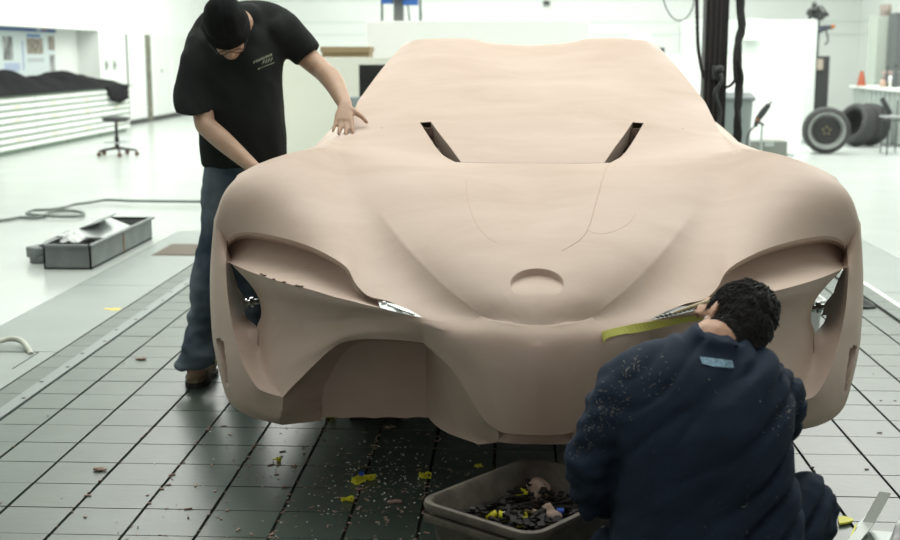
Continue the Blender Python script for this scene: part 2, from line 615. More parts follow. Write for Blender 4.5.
B8 = wrow([(-.85, 7.95, 1.06), (-.88, 7.95, 1.04), (-.93, 7.93, 1.0), (-.97, 7.9, .95), (-1.0, 7.88, .9), (-1.01, 7.86, .83), (-1.01, 7.85, .72)])
fb = F0 * .6 + B5 * .4 + np.array([-.012, 0, .018])
fb[0] = F0[0] * .6 + B5[0] * .4
F0d = np.vstack([cr(F0, NS)[:2 * NS], cr(TA, NS)[9 * NS:]])
fbd, B5d = cr(fb, NS), cr(B5, NS)
patches.append(np.array([cr([F0d[j], fbd[j], B5d[j]], NS) for j in range(len(F0d))]).transpose(1, 0, 2))
grid([B5, B6, B7, B8])
grid([np.vstack([B5[0], Wa[-1], Wb[-1], Wc[-1], B6[0]]), np.vstack([B5[0], B5[0] * .7 + B6[0] * .3, B5[0] * .5 + B6[0] * .5, B5[0] * .3 + B6[0] * .7, B6[0]])])
T_ = cr(TA, NS)[8 * NS:9 * NS + 1]
B_ = cr(F0, NS)[:NS + 1]
L_ = cr(RT, NS)
R0_ = cr(F0, NS)[NS:2 * NS + 1][::-1]
R_s = np.stack([np.interp(np.linspace(0, 1, len(L_)), np.linspace(0, 1, NS + 1), R0_[:, k]) for k in range(3)], 1)
uu = np.linspace(0, 1, NS + 1)[None, :, None]
vv = np.linspace(0, 1, len(L_))[:, None, None]
q0p = ((1 - vv) * T_[None] + vv * B_[None] + (1 - uu) * L_[:, None] + uu * R_s[:, None] - ((1 - uu) * (1 - vv) * T_[0] + uu * (1 - vv) * T_[-1] + (1 - uu) * vv * B_[0] + uu * vv * B_[-1]))
patches.append(q0p)
low = [SO[k] for k in range(10)]
b5 = wrow([(-1.10, 5.2, .70), (-1.11, 5.2, .62), (-1.11, 5.2, .56), (-1.11, 5.2, .50), (-1.10, 5.2, .44), (-1.09, 5.2, .38), (-1.07, 5.2, .33), (-1.05, 5.15, .30), (-1.0, 5.0, .29), (-.8, 4.8, .29)])
b6 = wrow([(-1.12, 6.5, .74), (-1.12, 6.5, .66), (-1.12, 6.5, .6), (-1.11, 6.5, .53), (-1.11, 6.5, .46), (-1.1, 6.5, .4), (-1.08, 6.5, .34), (-1.06, 6.5, .30), (-1.0, 6.5, .29), (-.8, 6.5, .29)])
b8 = wrow([(-1.01, 7.85, .72), (-1.01, 7.85, .66), (-1.01, 7.85, .6), (-1.01, 7.85, .53), (-1.0, 7.85, .46), (-1.0, 7.85, .42), (-.98, 7.84, .38), (-.95, 7.83, .36), (-.9, 7.8, .35), (-.7, 7.8, .34)])
grid([np.array(low), b5, b6, b8])
tail0 = np.vstack([Wf, B8[1:], b8[1:]])
tail1 = tail0 * np.array([0, 0, 0]) + np.array([0, 8.02, .75]) + tail0 * np.array([.3, 0, .2]) - np.array([0, 0, .1])
grid([tail0, tail1], 4)

# weld and mirror
def in_arch(p):
    return abs(p[0]) > .8 and p[1] > 4.42 and (p[1] - 4.80) ** 2 + (max(p[2], .42) - .42) ** 2 < .37 ** 2


bm = bmesh.new()
known = []
for g_i in patches:
    g = g_i.copy()
    nr, nc = g.shape[:2]
    edge = [(i, j) for i in range(nr) for j in range(nc) if i in (0, nr - 1) or j in (0, nc - 1)]
    if known and g_i is not q0p:
        KN = np.array(known)
        for (i, j) in edge:
            d = ((KN - g[i, j]) ** 2).sum(1)
            k = int(d.argmin())
            if d[k] < .009 ** 2:
                g[i, j] = KN[k]
    for (i, j) in edge:
        known.append(tuple(g[i, j]))
    vs = [[bm.verts.new(g[i, j]) for j in range(nc)] for i in range(nr)]
    for i in range(nr - 1):
        for j in range(nc - 1):
            if in_arch((g[i, j] + g[i + 1, j + 1]) / 2):
                continue
            bm.faces.new((vs[i][j], vs[i][j + 1], vs[i + 1][j + 1], vs[i + 1][j]))
bmesh.ops.delete(bm, geom=[v for v in bm.verts if not v.link_faces], context='VERTS')
for v in bm.verts:
    if abs(v.co.x) < .003:
        v.co.x = 0
bmesh.ops.remove_doubles(bm, verts=bm.verts, dist=.0004)
bmesh.ops.dissolve_degenerate(bm, edges=bm.edges, dist=1e-5)
for v in bm.verts:                                                   # true up the round edge of the wheel opening
    if v.is_boundary and abs(v.co.x) > .8 and 4.36 < v.co.y < 5.3:
        dy, dz = v.co.y - 4.80, v.co.z - .42
        rr_ = sqrt(dy * dy + dz * dz)
        if v.co.z > .42 and .22 < rr_ < .50:
            v.co.y, v.co.z = 4.80 + dy * .37 / rr_, .42 + dz * .37 / rr_
        elif v.co.z <= .42 and .2 < abs(dy) < .5:
            v.co.y = 4.80 + math.copysign(.37, dy)
geo = bmesh.ops.duplicate(bm, geom=list(bm.verts) + list(bm.edges) + list(bm.faces))['geom']
mv = [v for v in geo if isinstance(v, bmesh.types.BMVert)]
for v in mv:
    v.co.x *= -1
bmesh.ops.reverse_faces(bm, faces=[f for f in geo if isinstance(f, bmesh.types.BMFace)])
bmesh.ops.remove_doubles(bm, verts=[v for v in bm.verts if abs(v.co.x) < 1e-5], dist=.0004)
bmesh.ops.recalc_face_normals(bm, faces=bm.faces)
for v in bm.verts:
    v.co.x += XC
# emblem seat: refine and press in
ec = P(537, 284, 3.62)
fs = [f for f in bm.faces if (f.calc_center_median() - ec).length < .15 and f.calc_center_median().y < 3.95]
for _ in range(2):
    es = list({e for f in fs for e in f.edges})
    bmesh.ops.subdivide_edges(bm, edges=es, cuts=1, use_grid_fill=True)
    fs = [f for f in bm.faces if (f.calc_center_median() - ec).length < .11 and f.calc_center_median().y < 3.95]
bm.verts.ensure_lookup_table()
bm.verts.index_update()
n = len(bm.verts)
co = np.array([v.co[:] for v in bm.verts])
fixed = np.zeros(n, bool)
for e in bm.edges:
    if len(e.link_faces) != 2 or e.calc_face_angle(0) > radians(13):
        fixed[e.verts[0].index] = fixed[e.verts[1].index] = True
for v in bm.verts:
    if fixed[v.index] and not v.is_boundary and v.co.y < 4.3 and v.co.z < .7 and abs(v.co.x - XC) > .7:
        q = v.co.copy()
        q.x = q.x if q.x < XC else 2 * XC - q.x
        px, py = pr(q)
        if 334 < py < 390 and 241 + (py - 336) * .42 < px < 278:
            fixed[v.index] = False
ed = np.array([(e.verts[0].index, e.verts[1].index) for e in bm.edges])
deg = np.bincount(ed.ravel(), minlength=n)[:, None]
for _ in range(36):
    s_ = np.zeros((n, 3))
    np.add.at(s_, ed[:, 0], co[ed[:, 1]])
    np.add.at(s_, ed[:, 1], co[ed[:, 0]])
    new = co + .5 * (s_ / np.maximum(deg, 1) - co)
    co = np.where(fixed[:, None], co, new)
for v in bm.verts:
    v.co = co[v.index]


def sstep(a, b, x):
    t = min(1, max(0, (x - a) / (b - a)))
    return t * t * (3 - 2 * t)


for v in bm.verts:
    if v.co.y < 3.95 and (v.co - ec).length < .16:
        px, py = pr(v.co)
        r = sqrt(((px - 537) / 26) ** 2 + ((py - 284) / 15) ** 2)
        top = sstep(296, 270, py)
        d = .020 * sstep(1.04, .96, r) * top
        v.co += Vector((0, .35, -.93)) * d
    # slim vertical vent on each flank
    if v.co.y > 4 and v.co.y < 4.4 and v.co.z < .62 and abs(v.co.x - XC) > .95:
        q = v.co.copy()
        if q.x > XC:
            q.x = 2 * XC - q.x
        px, py = pr(q)
        if 341 < py < 384:
            t = (py - 341) / 43
            xa, xb = 217 + 10 * t, 222 + 5.5 * t
            w = sstep(-1.2, .6, min(px - xa, xb - px))
            v.co += Vector((.035 if v.co.x < XC else -.035, .05, 0)) * w
me = bpy.data.meshes.new('body')
bm.to_mesh(me)
bm.free()


def clay_material():
    m = bpy.data.materials.new('modelling_clay')
    m.use_nodes = True
    nt = m.node_tree
    N, L = nt.nodes, nt.links
    b = N['Principled BSDF']
    b.inputs['Roughness'].default_value = .55
    b.inputs['Specular IOR Level'].default_value = .35
    tc = N.new('ShaderNodeTexCoord')
    mp = N.new('ShaderNodeMapping')
    mp.inputs['Scale'].default_value = (1.2, 3, 3)
    L.new(tc.outputs['Object'], mp.inputs[0])
    n = N.new('ShaderNodeTexNoise')
    n.inputs['Scale'].default_value = 1.6
    n.inputs['Detail'].default_value = 7
    n.inputs['Roughness'].default_value = .6
    n.inputs['Distortion'].default_value = .4
    L.new(mp.outputs[0], n.inputs[0])
    r = N.new('ShaderNodeValToRGB')
    r.color_ramp.elements[0].position = .3
    r.color_ramp.elements[1].position = .7
    r.color_ramp.elements[0].color = (.505, .388, .312, 1)
    r.color_ramp.elements[1].color = (.60, .482, .408, 1)
    L.new(n.outputs['Fac'], r.inputs[0])
    L.new(r.outputs[0], b.inputs['Base Color'])
    n2 = N.new('ShaderNodeTexNoise')
    n2.inputs['Scale'].default_value = 90
    n2.inputs['Detail'].default_value = 3
    L.new(tc.outputs['Object'], n2.inputs[0])
    bp = N.new('ShaderNodeBump')
    bp.inputs['Strength'].default_value = .08
    bp.inputs['Distance'].default_value = .004
    L.new(n2.outputs['Fac'], bp.inputs['Height'])
    L.new(bp.outputs[0], b.inputs['Normal'])
    return m


m_clay = clay_material()
m_core = mat('brown_foam_core', (.10, .07, .055), .95, noise_amt=.5, noise_scale=30, bump=.6, bump_scale=40)
car = empty('clay_car_model', (XC, 5.6, 0), 'full-size sports car model in smooth pinkish beige clay, filling the middle', 'car model')
body = link_mesh('body', me, m_clay, car, True, 27)
# flush panel between the two hood slots
patches.clear()
p0 = A([('c', 530, 163.3, 4.60), (495, 163.3, 4.605), (461, 162.6, 4.63)])
p1 = A([('c', 530, 149, 4.72), (492, 149, 4.722), (451, 148.5, 4.735)])
p2 = A([('c', 530, 133, 4.88), (487, 133, 4.88), (439.5, 134, 4.88)])
p3 = A([('c', 530, 118, 5.025), (482, 118.3, 5.025), (430.5, 121.5, 5.01)])
pg = grid([p0, p1, p2, p3, p3 + np.array([0, .06, -.003])])
edge = pg[:, -1]
side = np.array([p + np.array([.004, 0.02, -.07]) for p in edge])
bm = bmesh.new()
for sgn in (1, -1):
    for g in (pg, np.stack([edge, side], 1)):
        vs = [[bm.verts.new((XC + sgn * g[i, j, 0], g[i, j, 1], g[i, j, 2] + .0015)) for j in range(g.shape[1])] for i in range(g.shape[0])]
        for i in range(g.shape[0] - 1):
            for j in range(g.shape[1] - 1):
                bm.faces.new((vs[i][j], vs[i][j + 1], vs[i + 1][j + 1], vs[i + 1][j])[::sgn])
bmesh.ops.remove_doubles(bm, verts=bm.verts, dist=.0003)
bmesh.ops.recalc_face_normals(bm, faces=bm.faces)
q0c = q0p.reshape(-1, 3).mean(0)
q0i = q0c + (q0p - q0c) * 1.18 - np.array([0, -.002, .007])
for sgn in (1, -1):
    vs = [[bm.verts.new((XC + sgn * p[0], p[1], p[2])) for p in row] for row in q0i]
    for i in range(len(vs) - 1):
        for j in range(len(vs[0]) - 1):
            bm.faces.new((vs[i][j], vs[i][j + 1], vs[i + 1][j + 1], vs[i + 1][j]))
me = bpy.data.meshes.new('hood_panel')
bm.to_mesh(me)
bm.free()
link_mesh('hood_panel', me, m_clay, car)
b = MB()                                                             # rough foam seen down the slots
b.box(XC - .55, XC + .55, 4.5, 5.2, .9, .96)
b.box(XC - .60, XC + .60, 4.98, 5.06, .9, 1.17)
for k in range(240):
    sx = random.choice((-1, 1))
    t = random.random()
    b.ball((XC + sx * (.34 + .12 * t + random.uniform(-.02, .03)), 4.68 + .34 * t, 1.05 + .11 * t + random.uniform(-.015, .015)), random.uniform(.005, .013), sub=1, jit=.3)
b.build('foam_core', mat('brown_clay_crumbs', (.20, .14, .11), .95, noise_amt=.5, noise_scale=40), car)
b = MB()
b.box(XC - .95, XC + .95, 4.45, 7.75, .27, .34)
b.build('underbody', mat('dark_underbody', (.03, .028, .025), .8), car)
for sx in (-1, 1):
    b = MB()
    c = P(251, 302, 4.62)
    c.x = XC + sx * (XC - c.x)
    b.lathe([(0, -.03), (.017, -.03), (.017, -.012), (.010, -.012), (.010, .0), (.022, .0), (.022, .012), (.012, .012), (.012, .03), (0, .03)], c, (1, 0, .1), seg=16)
    b.tube([c, (XC + sx * .5, c.y, c.z), (XC + sx * .5, c.y, .33)], .008)
    tag(b.build('mounting_bolt', mat('chrome', (.8, .82, .8), .15, metal=1), car), 'chrome mounting bolt')
for sx in (-1, 1):
    for y in (4.95, 7.2):
        b = MB()
        b.box(XC + sx * .62 - .05, XC + sx * .62 + .05, y - .05, y + .05, 0.0, .28)
        b.box(XC + sx * .62 - .10, XC + sx * .62 + .10, y - .10, y + .10, 0, .012)
        b.build('support_post', mat('black_steel', (.03, .03, .03), .5, metal=.5), car, smooth=False)

# ---------------------------------------------------------------- near the car
m_yel = mat('yellow_tape', (.80, .78, .05), .5)
m_yel2 = mat('dull_yellow_tape', (.50, .50, .10), .6)

# headlight units (parts of the car), tape and tool
for sx in (-1, 1):
    def q(px, py, Y):
        v = P(px, py, Y)
        return Vector((v.x if sx < 0 else 2 * XC - v.x, v.y, v.z))
    b = MB()
    b.poly([q(378, 300.5, 3.735), q(392, 303, 3.70), q(408, 309, 3.66), q(423, 317.5, 3.625), q(405, 314.2, 3.65), q(388, 310, 3.67), q(380, 307.5, 3.68)])
    if sx < 0:
        lens = tag(b.build('headlight_lens', mat('clear_lens', (.62, .70, .68), .08, spec=.9, coat=1), car), 'pale glossy headlight lens')
        b = MB()
        b.tube([q(388, 304, 3.69), q(402, 310, 3.655), q(414, 314.5, 3.635)], .004)
        b.ball(q(384, 304, 3.70), .009, (1, .5, 1))
        b.build('light_strip', mat('chrome', (.8, .82, .8), .15, metal=1), lens)
    else:
        lens = tag(b.build('headlight_lens', mat('dark_lens', (.10, .11, .10), .2, spec=.8), car), 'dark unfinished headlight lens')
        b = MB()
        for k in range(9):
            t = k / 9
            b.ball(q(380 + 40 * t, 304.5 + 11 * t, 3.69 - .055 * t), .005, (1.6, .6, .7), 1)
        b.build('light_strip', mat('grey_metal_bits', (.35, .36, .33), .4, metal=.6), lens)


def strip(pts_a, pts_b, thick):
    """closed band between two rails of points"""
    b = MB()
    n = len(pts_a)
    fa = [b.bm.verts.new(p) for p in pts_a]
    fb = [b.bm.verts.new(p) for p in pts_b]
    ba = [b.bm.verts.new(Vector(p) + Vector((0, thick, 0))) for p in pts_a]
    bb = [b.bm.verts.new(Vector(p) + Vector((0, thick, 0))) for p in pts_b]
    for i in range(n - 1):
        b.bm.faces.new((fa[i], fa[i + 1], fb[i + 1], fb[i]))
        b.bm.faces.new((ba[i], bb[i], bb[i + 1], ba[i + 1]))
        b.bm.faces.new((fa[i], ba[i], ba[i + 1], fa[i + 1]))
        b.bm.faces.new((fb[i], fb[i + 1], bb[i + 1], bb[i]))
    b.bm.faces.new((fa[0], fb[0], bb[0], ba[0]))
    b.bm.faces.new((fa[-1], ba[-1], bb[-1], fb[-1]))
    return b


# masking tape on the blade below the right headlight
ta = [P(600.5, 333.5, 3.475), P(606, 331.5, 3.48), P(628, 326.5, 3.505), P(652, 322, 3.535), P(675, 317.5, 3.565), P(691, 314.5, 3.585), P(708, 311, 3.61)]
tb = [P(602, 343, 3.47), P(607, 338.5, 3.475), P(629, 333, 3.50), P(653, 328, 3.53), P(676, 323, 3.56), P(691, 320, 3.58), P(708, 317, 3.60)]
# drape it on the real surface: nearest point towards the clay
from mathutils.bvhtree import BVHTree
bvh = BVHTree.FromPolygons([v.co[:] for v in body.data.vertices], [p.vertices[:] for p in body.data.polygons])


def on_car(px, py, off=.003):
    r = Vector(ray(px, py)).normalized()
    h = bvh.ray_cast(Vector((0, 0, CAM_H)), r)
    if h[0] is None:
        return None
    nn = h[1] if h[1].dot(r) < 0 else -h[1]
    return h[0] + nn * off


ta = [Vector(p) for p in cr(ta, 6)]
tb = [Vector(p) for p in cr(tb, 6)]
for L_, pyo in ((ta, 0), (tb, 0)):
    for i, p in enumerate(L_):
        qx, qy = pr(p)
        hpt = on_car(qx, qy, .007)
        if hpt is not None and abs(hpt.y - p.y) < .25:
            L_[i] = hpt
b = strip(ta, tb, .0015)
c0_ = ta[0]
tag(b.build('masking_tape', m_yel2, smooth=False), 'long strip of yellow tape stuck below the right headlight', 'tape')

# grey-brown tub with rubbish in it
m_tub = mat('dirty_grey_plastic', (.10, .088, .068), .6, noise_amt=.25, noise_scale=18, bump=.2, bump_scale=80)
L0, N0 = Vector((-.252, 3.218)), Vector((.045, 2.985))
ux = (N0 - L0).normalized()
uy = Vector((-ux.y, ux.x))
if uy.y < 0:
    uy = -uy
LX, LY, HZ = (N0 - L0).length + .02, .51, .27
cc_ = L0 + ux * LX / 2 + uy * LY / 2
TM = Matrix.Translation((cc_.x, cc_.y, 0)) @ Matrix.Rotation(math.atan2(ux.y, ux.x), 4, 'Z')


def rrect(hx, hy, r, z, seg=6):
    out = []
    for (sx, sy, a0) in ((1, 1, 0), (-1, 1, 90), (-1, -1, 180), (1, -1, 270)):
        for k in range(seg + 1):
            a = radians(a0 + 90 * k / seg)
            out.append(Vector((sx * (hx - r) + r * cos(a), sy * (hy - r) + r * sin(a), z)))
    return out


def tub(name, M, hx, hy, hz, taper, lipw, liph, m, r=.05, wall=.006, mat2=None):
    """rounded tapering tub: outer wall, rolled lip, inner wall and floor"""
    b = MB()
    prof = [(-taper, 0.0), (-.002, hz - liph), (lipw, hz - liph), (lipw + .003, hz - liph * .4), (lipw, hz), (.0, hz + .001), (-wall, hz - .006), (-taper - wall, wall)]
    rings = []
    for (d, z) in prof:
        rings.append([b.bm.verts.new(M @ v) for v in rrect(hx - lipw + d, hy - lipw + d, max(.01, r + d * .5), z)])
    n = len(rings[0])
    for i in range(len(rings) - 1):
        for k in range(n):
            b.bm.faces.new((rings[i][k], rings[i][(k + 1) % n], rings[i + 1][(k + 1) % n], rings[i + 1][k]))
    b.bm.faces.new(rings[0][::-1])
    b.bm.faces.new(rings[-1])
    return b


root = empty('plastic_tub', (cc_.x, cc_.y, 0), 'dirty grey-brown plastic tub of scraps and tools under the nose of the car', 'tub')
tub('tub', TM, LX / 2, LY / 2, HZ, .035, .013, .022, m_tub).build('tub_shell', m_tub, root, angle=50)
b = MB()
b.box(-LX / 2 + .03, LX / 2 - .03, -LY / 2 - .004, -LY / 2 + .01, HZ - .052, HZ - .030, .004, TM)
b.box(-LX / 2 - .004, -LX / 2 + .01, -.12, .12, HZ - .050, HZ - .030, .004, TM)
b.build('handle_rim', m_tub, root)


def tl(x, y, z):
    return TM @ Vector((x, y, z + (.062 if z > .1 else 0)))


def lump(name, c, r, m, label, cat='clay lump', group=None, sc=(1, 1, .8), jit=.3, seed=0):
    random.seed(seed + 31)
    b = MB()
    b.ball(c, r, sc, 3, jit=0)
    for v in b.bm.verts:
        d = noise.noise(Vector(v.co) * (1.1 / r) + Vector((seed * 3.1, 0, 0)))
        v.co = Vector(c) + (v.co - Vector(c)) * (1 + d * jit * 2.6)
    return tag(b.build(name, m, angle=60), label, cat, group)


m_cl2 = mat('old_clay', (.36, .26, .21), .7, noise_amt=.1)
m_black = mat('black_plastic', (.012, .012, .012), .45)
# a bed of dark scraps fills the lower half of the tub
b = MB()
for k in range(900):
    x, y = random.uniform(-LX / 2 + .045, LX / 2 - .045), random.uniform(-LY / 2 + .045, LY / 2 - .045)
    a = random.uniform(0, pi)
    b.obox(tl(x, y, .012 + random.uniform(.0, .150)), Vector((cos(a), sin(a), random.uniform(-.3, .3))) * random.uniform(.006, .022), Vector((-sin(a), cos(a), 0)) * random.uniform(.004, .009), Vector((0, 0, .003)))
tag(b.build('scraps', mat('dark_scraps', (.010, .009, .008), .6), smooth=False), 'dark clay shavings and scraps filling the bottom of the tub', 'scraps', kind='stuff')
lump('clay_lump', G(536, 490, .20), .040, m_cl2, 'larger grey clay lump towards the back of the tub', seed=1)
lump('clay_lump', G(549, 514, .20), .032, m_cl2, 'smaller pinkish clay lump near the front corner of the tub', seed=2)


def tube_obj(name, pts, r, m, label, cat, group=None, seg=12):
    b = MB()
    b.tube(pts, r, seg)
    return tag(b.build(name, m), label, cat, group)


tube_obj('modelling_knife', [G(474, 513, .19), G(500, 502, .195), G(524, 490, .20)], [.007, .009, .006], m_black, 'black handled modelling tool lying across the left of the tub', 'tool')
tube_obj('modelling_rake', [G(521, 508, .20), G(532, 511, .198), G(543, 515, .195)], [.006, .008, .007], mat('worn_wood', (.40, .31, .20), .6), 'pale wooden tool lying in the middle of the tub', 'tool')
tube_obj('screwdriver', [G(531, 508, .185), G(553, 511, .19)], [.009, .010], mat('dull_red_plastic', (.32, .05, .025), .5), 'tool with a red handle beside the clay lumps in the tub', 'tool')
tube_obj('marker_stub', [G(557, 511, .20), G(564, 511.5, .20)], .009, mat('blue_plastic', (.02, .10, .5), .4), 'short blue marker stub at the right of the tub', 'marker')
b = MB()
b.lathe([(.030, -.010), (.041, -.010), (.041, .010), (.030, .010)], G(513, 517, .185), (.1, -.15, 1), closed=True)
roll = b.build('tape_roll', m_yel)
tag(roll, 'roll of bright yellow tape lying in the tub', 'tape roll')
b = MB()
b.lathe([(.024, -.010), (.0295, -.010), (.0295, .011), (.024, .011)], G(513, 517, .185), (.1, -.15, 1), closed=True)
b.build('cardboard_core', mat('card_white', (.6, .6, .52), .8), roll)
tube_obj('marker_pen', [G(488, 518, .19), G(492, 515.5, .20), G(496, 513, .205)], [.009, .010, .010], mat('bright_yellow_plastic', (.8, .72, .03), .35), 'bright yellow marker stub by the left wall of the tub', 'marker')


def crumple(name, c, r, m, label, group=None, seed=0, flat=.45, n=4, cat='tape scrap'):
    """ball of folded tape: a few bent ribbons"""
    random.seed(seed)
    b = MB()
    for k in range(n):
        a = random.uniform(0, 2 * pi)
        pts = []
        cx, cy = random.uniform(-.4, .4) * r, random.uniform(-.4, .4) * r
        for i in range(7):
            t = i / 6
            pts.append(Vector(c) + Vector((cx + r * .8 * cos(a + 3.4 * t), cy + r * .8 * sin(a + 3.4 * t), r * flat * (.5 + .5 * sin(5 * t + k)))))
        w = r * random.uniform(.3, .5)
        A_ = [b.bm.verts.new(p + Vector((0, 0, w * .5))) for p in pts]
        B_ = [b.bm.verts.new(p + Vector((random.uniform(-.2, .2) * w, random.uniform(-.2, .2) * w, -w * .4))) for p in pts]
        for i in range(6):
            b.bm.faces.new((A_[i], A_[i + 1], B_[i + 1], B_[i]))
    lo = min(v.co.z for v in b.bm.verts)
    for v in b.bm.verts:
        v.co.z += c[2] - lo
    o = b.build(name, m, smooth=False)
    md = o.modifiers.new('thickness', 'SOLIDIFY')
    md.thickness = .0012
    return tag(o, label, cat, group)


crumple('tape_scrap', G(521, 496, .195), .022, m_yel, 'yellow tape scrap by the far wall inside the tub', seed=5)
floor_scraps = [(347, 503, .023, 'lower of the two large yellow tape scraps on the dark tiles'),
                (361, 484, .030, 'yellow tape ball with a blue fleck, left of a close twin'),
                (371, 480, .022, 'yellow tape ball touching the one with the blue fleck'),
                (425, 478, .020, 'yellow tape scrap on the tiles, just left of the tub'),
                (277, 461, .014, 'small yellow tape scrap alone on the left dark tiles'),
                (479, 467, .014, 'tiny yellow scrap in the shade behind the tub'),
                (331, 418, .024, 'yellow scrap in the dark under the left lower edge of the car'),
                (113, 310, .0, '')]
for i, (px, py, r, lb) in enumerate(floor_scraps):
    if r:
        crumple('tape_scrap', G(px, py) + Vector((0, 0, .001)), r, m_yel, lb, 'yellow tape scraps on the floor', seed=20 + i, n=5)
b = MB()
b.obox(G(361.5, 483) + Vector((0, 0, .034)), (.008, .002, 0), (0, .006, .002), (0, 0, .004))
tag(b.build('blue_scrap', mat('blue_plastic', (.02, .10, .5), .4), smooth=False), 'blue fleck stuck in a yellow tape ball', 'scrap')
b = MB()
c = G(115, 309.5)
b.lathe([(0, .0015), (.035, .0015), (.033, .003), (0, .003)], c, seg=14)
b.lathe([(0, .0015), (.02, .0015), (.018, .003), (0, .003)], c + Vector((-.05, .01, 0)), seg=10)
tag(b.build('paint_mark', mat('yellow_paint', (.75, .62, .08), .6)), 'flat yellow mark on the pale steel plate at left', 'mark')

# clay crumbs and white specks scattered on the tiles
random.seed(11)
b1, b2 = MB(), MB()
for k in range(900):
    if k % 3 == 0:
        i = random.choice((-3, -2, -1, -1, 0, 0, 1, 1, 2, 2, 3, 4, 6, 8))
        x = -.735 + TW * i + random.uniform(-.006, .006)
        y = random.uniform(3.6, 5.0)
        if random.random() < .35:
            y = 3.60 + TW * random.randint(0, 5) + random.uniform(-.004, .004)
            x = random.uniform(-1.2, .3)
    elif k % 3 == 1:
        x = random.gauss(-.45, .32)
        y = random.uniform(3.55, 4.7)
    else:
        x = random.uniform(-2, 2.1)
        y = random.uniform(3.6, 6.5)
        if random.random() < .6:
            x = random.gauss(-.4, .3)
    r = random.choice((.002, .003, .003, .004, .006)) * (1 if k % 3 else 1.1)
    a = random.uniform(0, pi)
    b1.obox((x, y, r * .3 + .0008), Vector((cos(a), sin(a), 0)) * r * random.uniform(.8, 2.0), Vector((-sin(a), cos(a), 0)) * r * .55, (0, 0, r * .3), r * .12)
for k in range(230):
    x, y = random.gauss(-.42, .17), random.gauss(4.12, .22)
    if random.random() < .15:
        x, y = random.uniform(-1.3, 1.0), random.uniform(3.6, 4.8)
    r = random.choice((.0018, .0025, .0035))
    b2.ball((x, y, r + .0008), r, (1.2, 1, .8), 1)
tag(b1.build('clay_crumbs', m_cl2, smooth=False), 'brown clay crumbs scattered over the tiles and in their joints', 'crumbs', kind='stuff')
tag(b2.build('foam_specks', mat('white_foam', (.75, .78, .72), .8)), 'small white specks scattered under the nose of the car', 'specks', kind='stuff')
cl = MB()
for (px, py) in ((340, 521), (404, 501), (97, 472), (38, 468), (365, 440)):
    pass
for i, (px, py, lb) in enumerate([(100, 471, 'flat clay chip on the pale tiles at left'), (396, 503, 'clay chip on the dark tiles left of the tub'), (141, 298 + 62, 'clay chip on the tiles behind the pale ones at left'), (391, 428, 'clay chip in the shade under the car nose')]):
    lump('clay_chip', G(px, py) + Vector((0, 0, .006)), .016, m_cl2, lb, 'clay chip', 'clay chips on the tiles', (1.4, .8, .4), seed=40 + i)

# white cloth by the tub, clear and white plastic strips, white bag at right
m_cloth = mat('white_cloth', (.70, .74, .72), .85)


def rag(name, c, rx, ry, h, m, label, cat, seed=0, amp=.35, res=28):
    b = MB()
    vs = []
    for j in range(res + 1):
        row = []
        for i in range(res + 1):
            u, v = i / res * 2 - 1, j / res * 2 - 1
            r2 = min(1, u * u * .9 + v * v * .9)
            f = noise.noise(Vector((u * 2.2 + seed, v * 2.2, seed))) + .5 * noise.noise(Vector((u * 5, v * 5 + seed, 3.3)))
            z = max(0.002, h * (1 - r2) * (1 + amp * 2 * f) + .01 * (1 + f))
            k = 1 + .18 * noise.noise(Vector((u * 2, v * 2, seed + 9)))
            row.append(b.bm.verts.new(Vector(c) + Vector((u * rx * k * (1 - .15 * v * v), v * ry * k * (1 - .15 * u * u), z))))
        vs.append(row)
    for j in range(res):
        for i in range(res):
            b.bm.faces.new((vs[j][i], vs[j][i + 1], vs[j + 1][i + 1], vs[j + 1][i]))
    o = b.build(name, m, angle=70)
    md = o.modifiers.new('thickness', 'SOLIDIFY')
    md.thickness = .002
    md.offset = 1
    return tag(o, label, cat)


rag('cloth', (.265, 3.05, 0), .085, .10, .16, m_cloth, 'crumpled white cloth between the tub and the seated person', 'cloth', 2, .5)
rag('paper_bag', (1.19, 3.55, 0), .07, .10, .13, mat('white_plastic_bag', (.85, .86, .86), .5), 'crumpled white bag cut off by the right edge of the picture', 'bag', 5)
m_clear = mat('cloudy_clear_plastic', (.60, .70, .64), .25, spec=.7, alpha=.55)
b = MB()
b.obox((P(864, 541, 3.70) + P(868, 528, 3.72)) / 2, (.0, 0, .0008), (.02, 0, 0), (0, .02, 0))
b.bm.clear()
g1, g2, g3 = G(856, 546), G(868, 529), G(868, 529)
a1, a2 = G(852, 545) + Vector((0, 0, .004)), G(868, 528.5) + Vector((0, 0, .016))
a3 = G(868, 528.5) + Vector((.055, .03, .105))
w = Vector((.016, -.006, 0))
for (s0, s1, dz) in ((a1, a2, .0), (a2, a3, .0)):
    b.prism([s0 - w, s0 + w, s1 + w, s1 - w], (0, 0, .004))
strip_o = tag(b.build('plastic_strip', mat('white_plastic', (.72, .77, .72), .4), smooth=False), 'bent white plastic strip standing on the tiles right of the knee', 'plastic strip')
b = MB()
b.prism([G(852, 543) + Vector((0, 0, .002)), G(868, 530) + Vector((0, 0, .002)), G(876, 507) + Vector((0, 0, .002)), G(858, 524) + Vector((0, 0, .002))], (0, 0, .0015))
b.prism([G(868, 531) + Vector((0, 0, .002)), G(893, 533) + Vector((0, 0, .002)), G(905, 545) + Vector((0, 0, .002)), G(878, 545) + Vector((0, 0, .002))], (0, 0, .0015))
tag(b.build('plastic_sheet', m_clear, smooth=False), 'piece of cloudy clear plastic lying flat by the bent strip', 'plastic sheet')
b = MB()
z = Vector((0, 0, .006))
b.prism([G(838, 520) + z, G(845, 519.5) + z, G(853, 522) + z, G(853, 524) + z, G(846, 526) + z, G(839, 527) + z], (0, 0, .006))
tag(b.build('tape_scrap', m_yel, smooth=False), 'yellow tape piece on the tiles beside the right knee', 'tape scrap', 'yellow tape scraps on the floor')
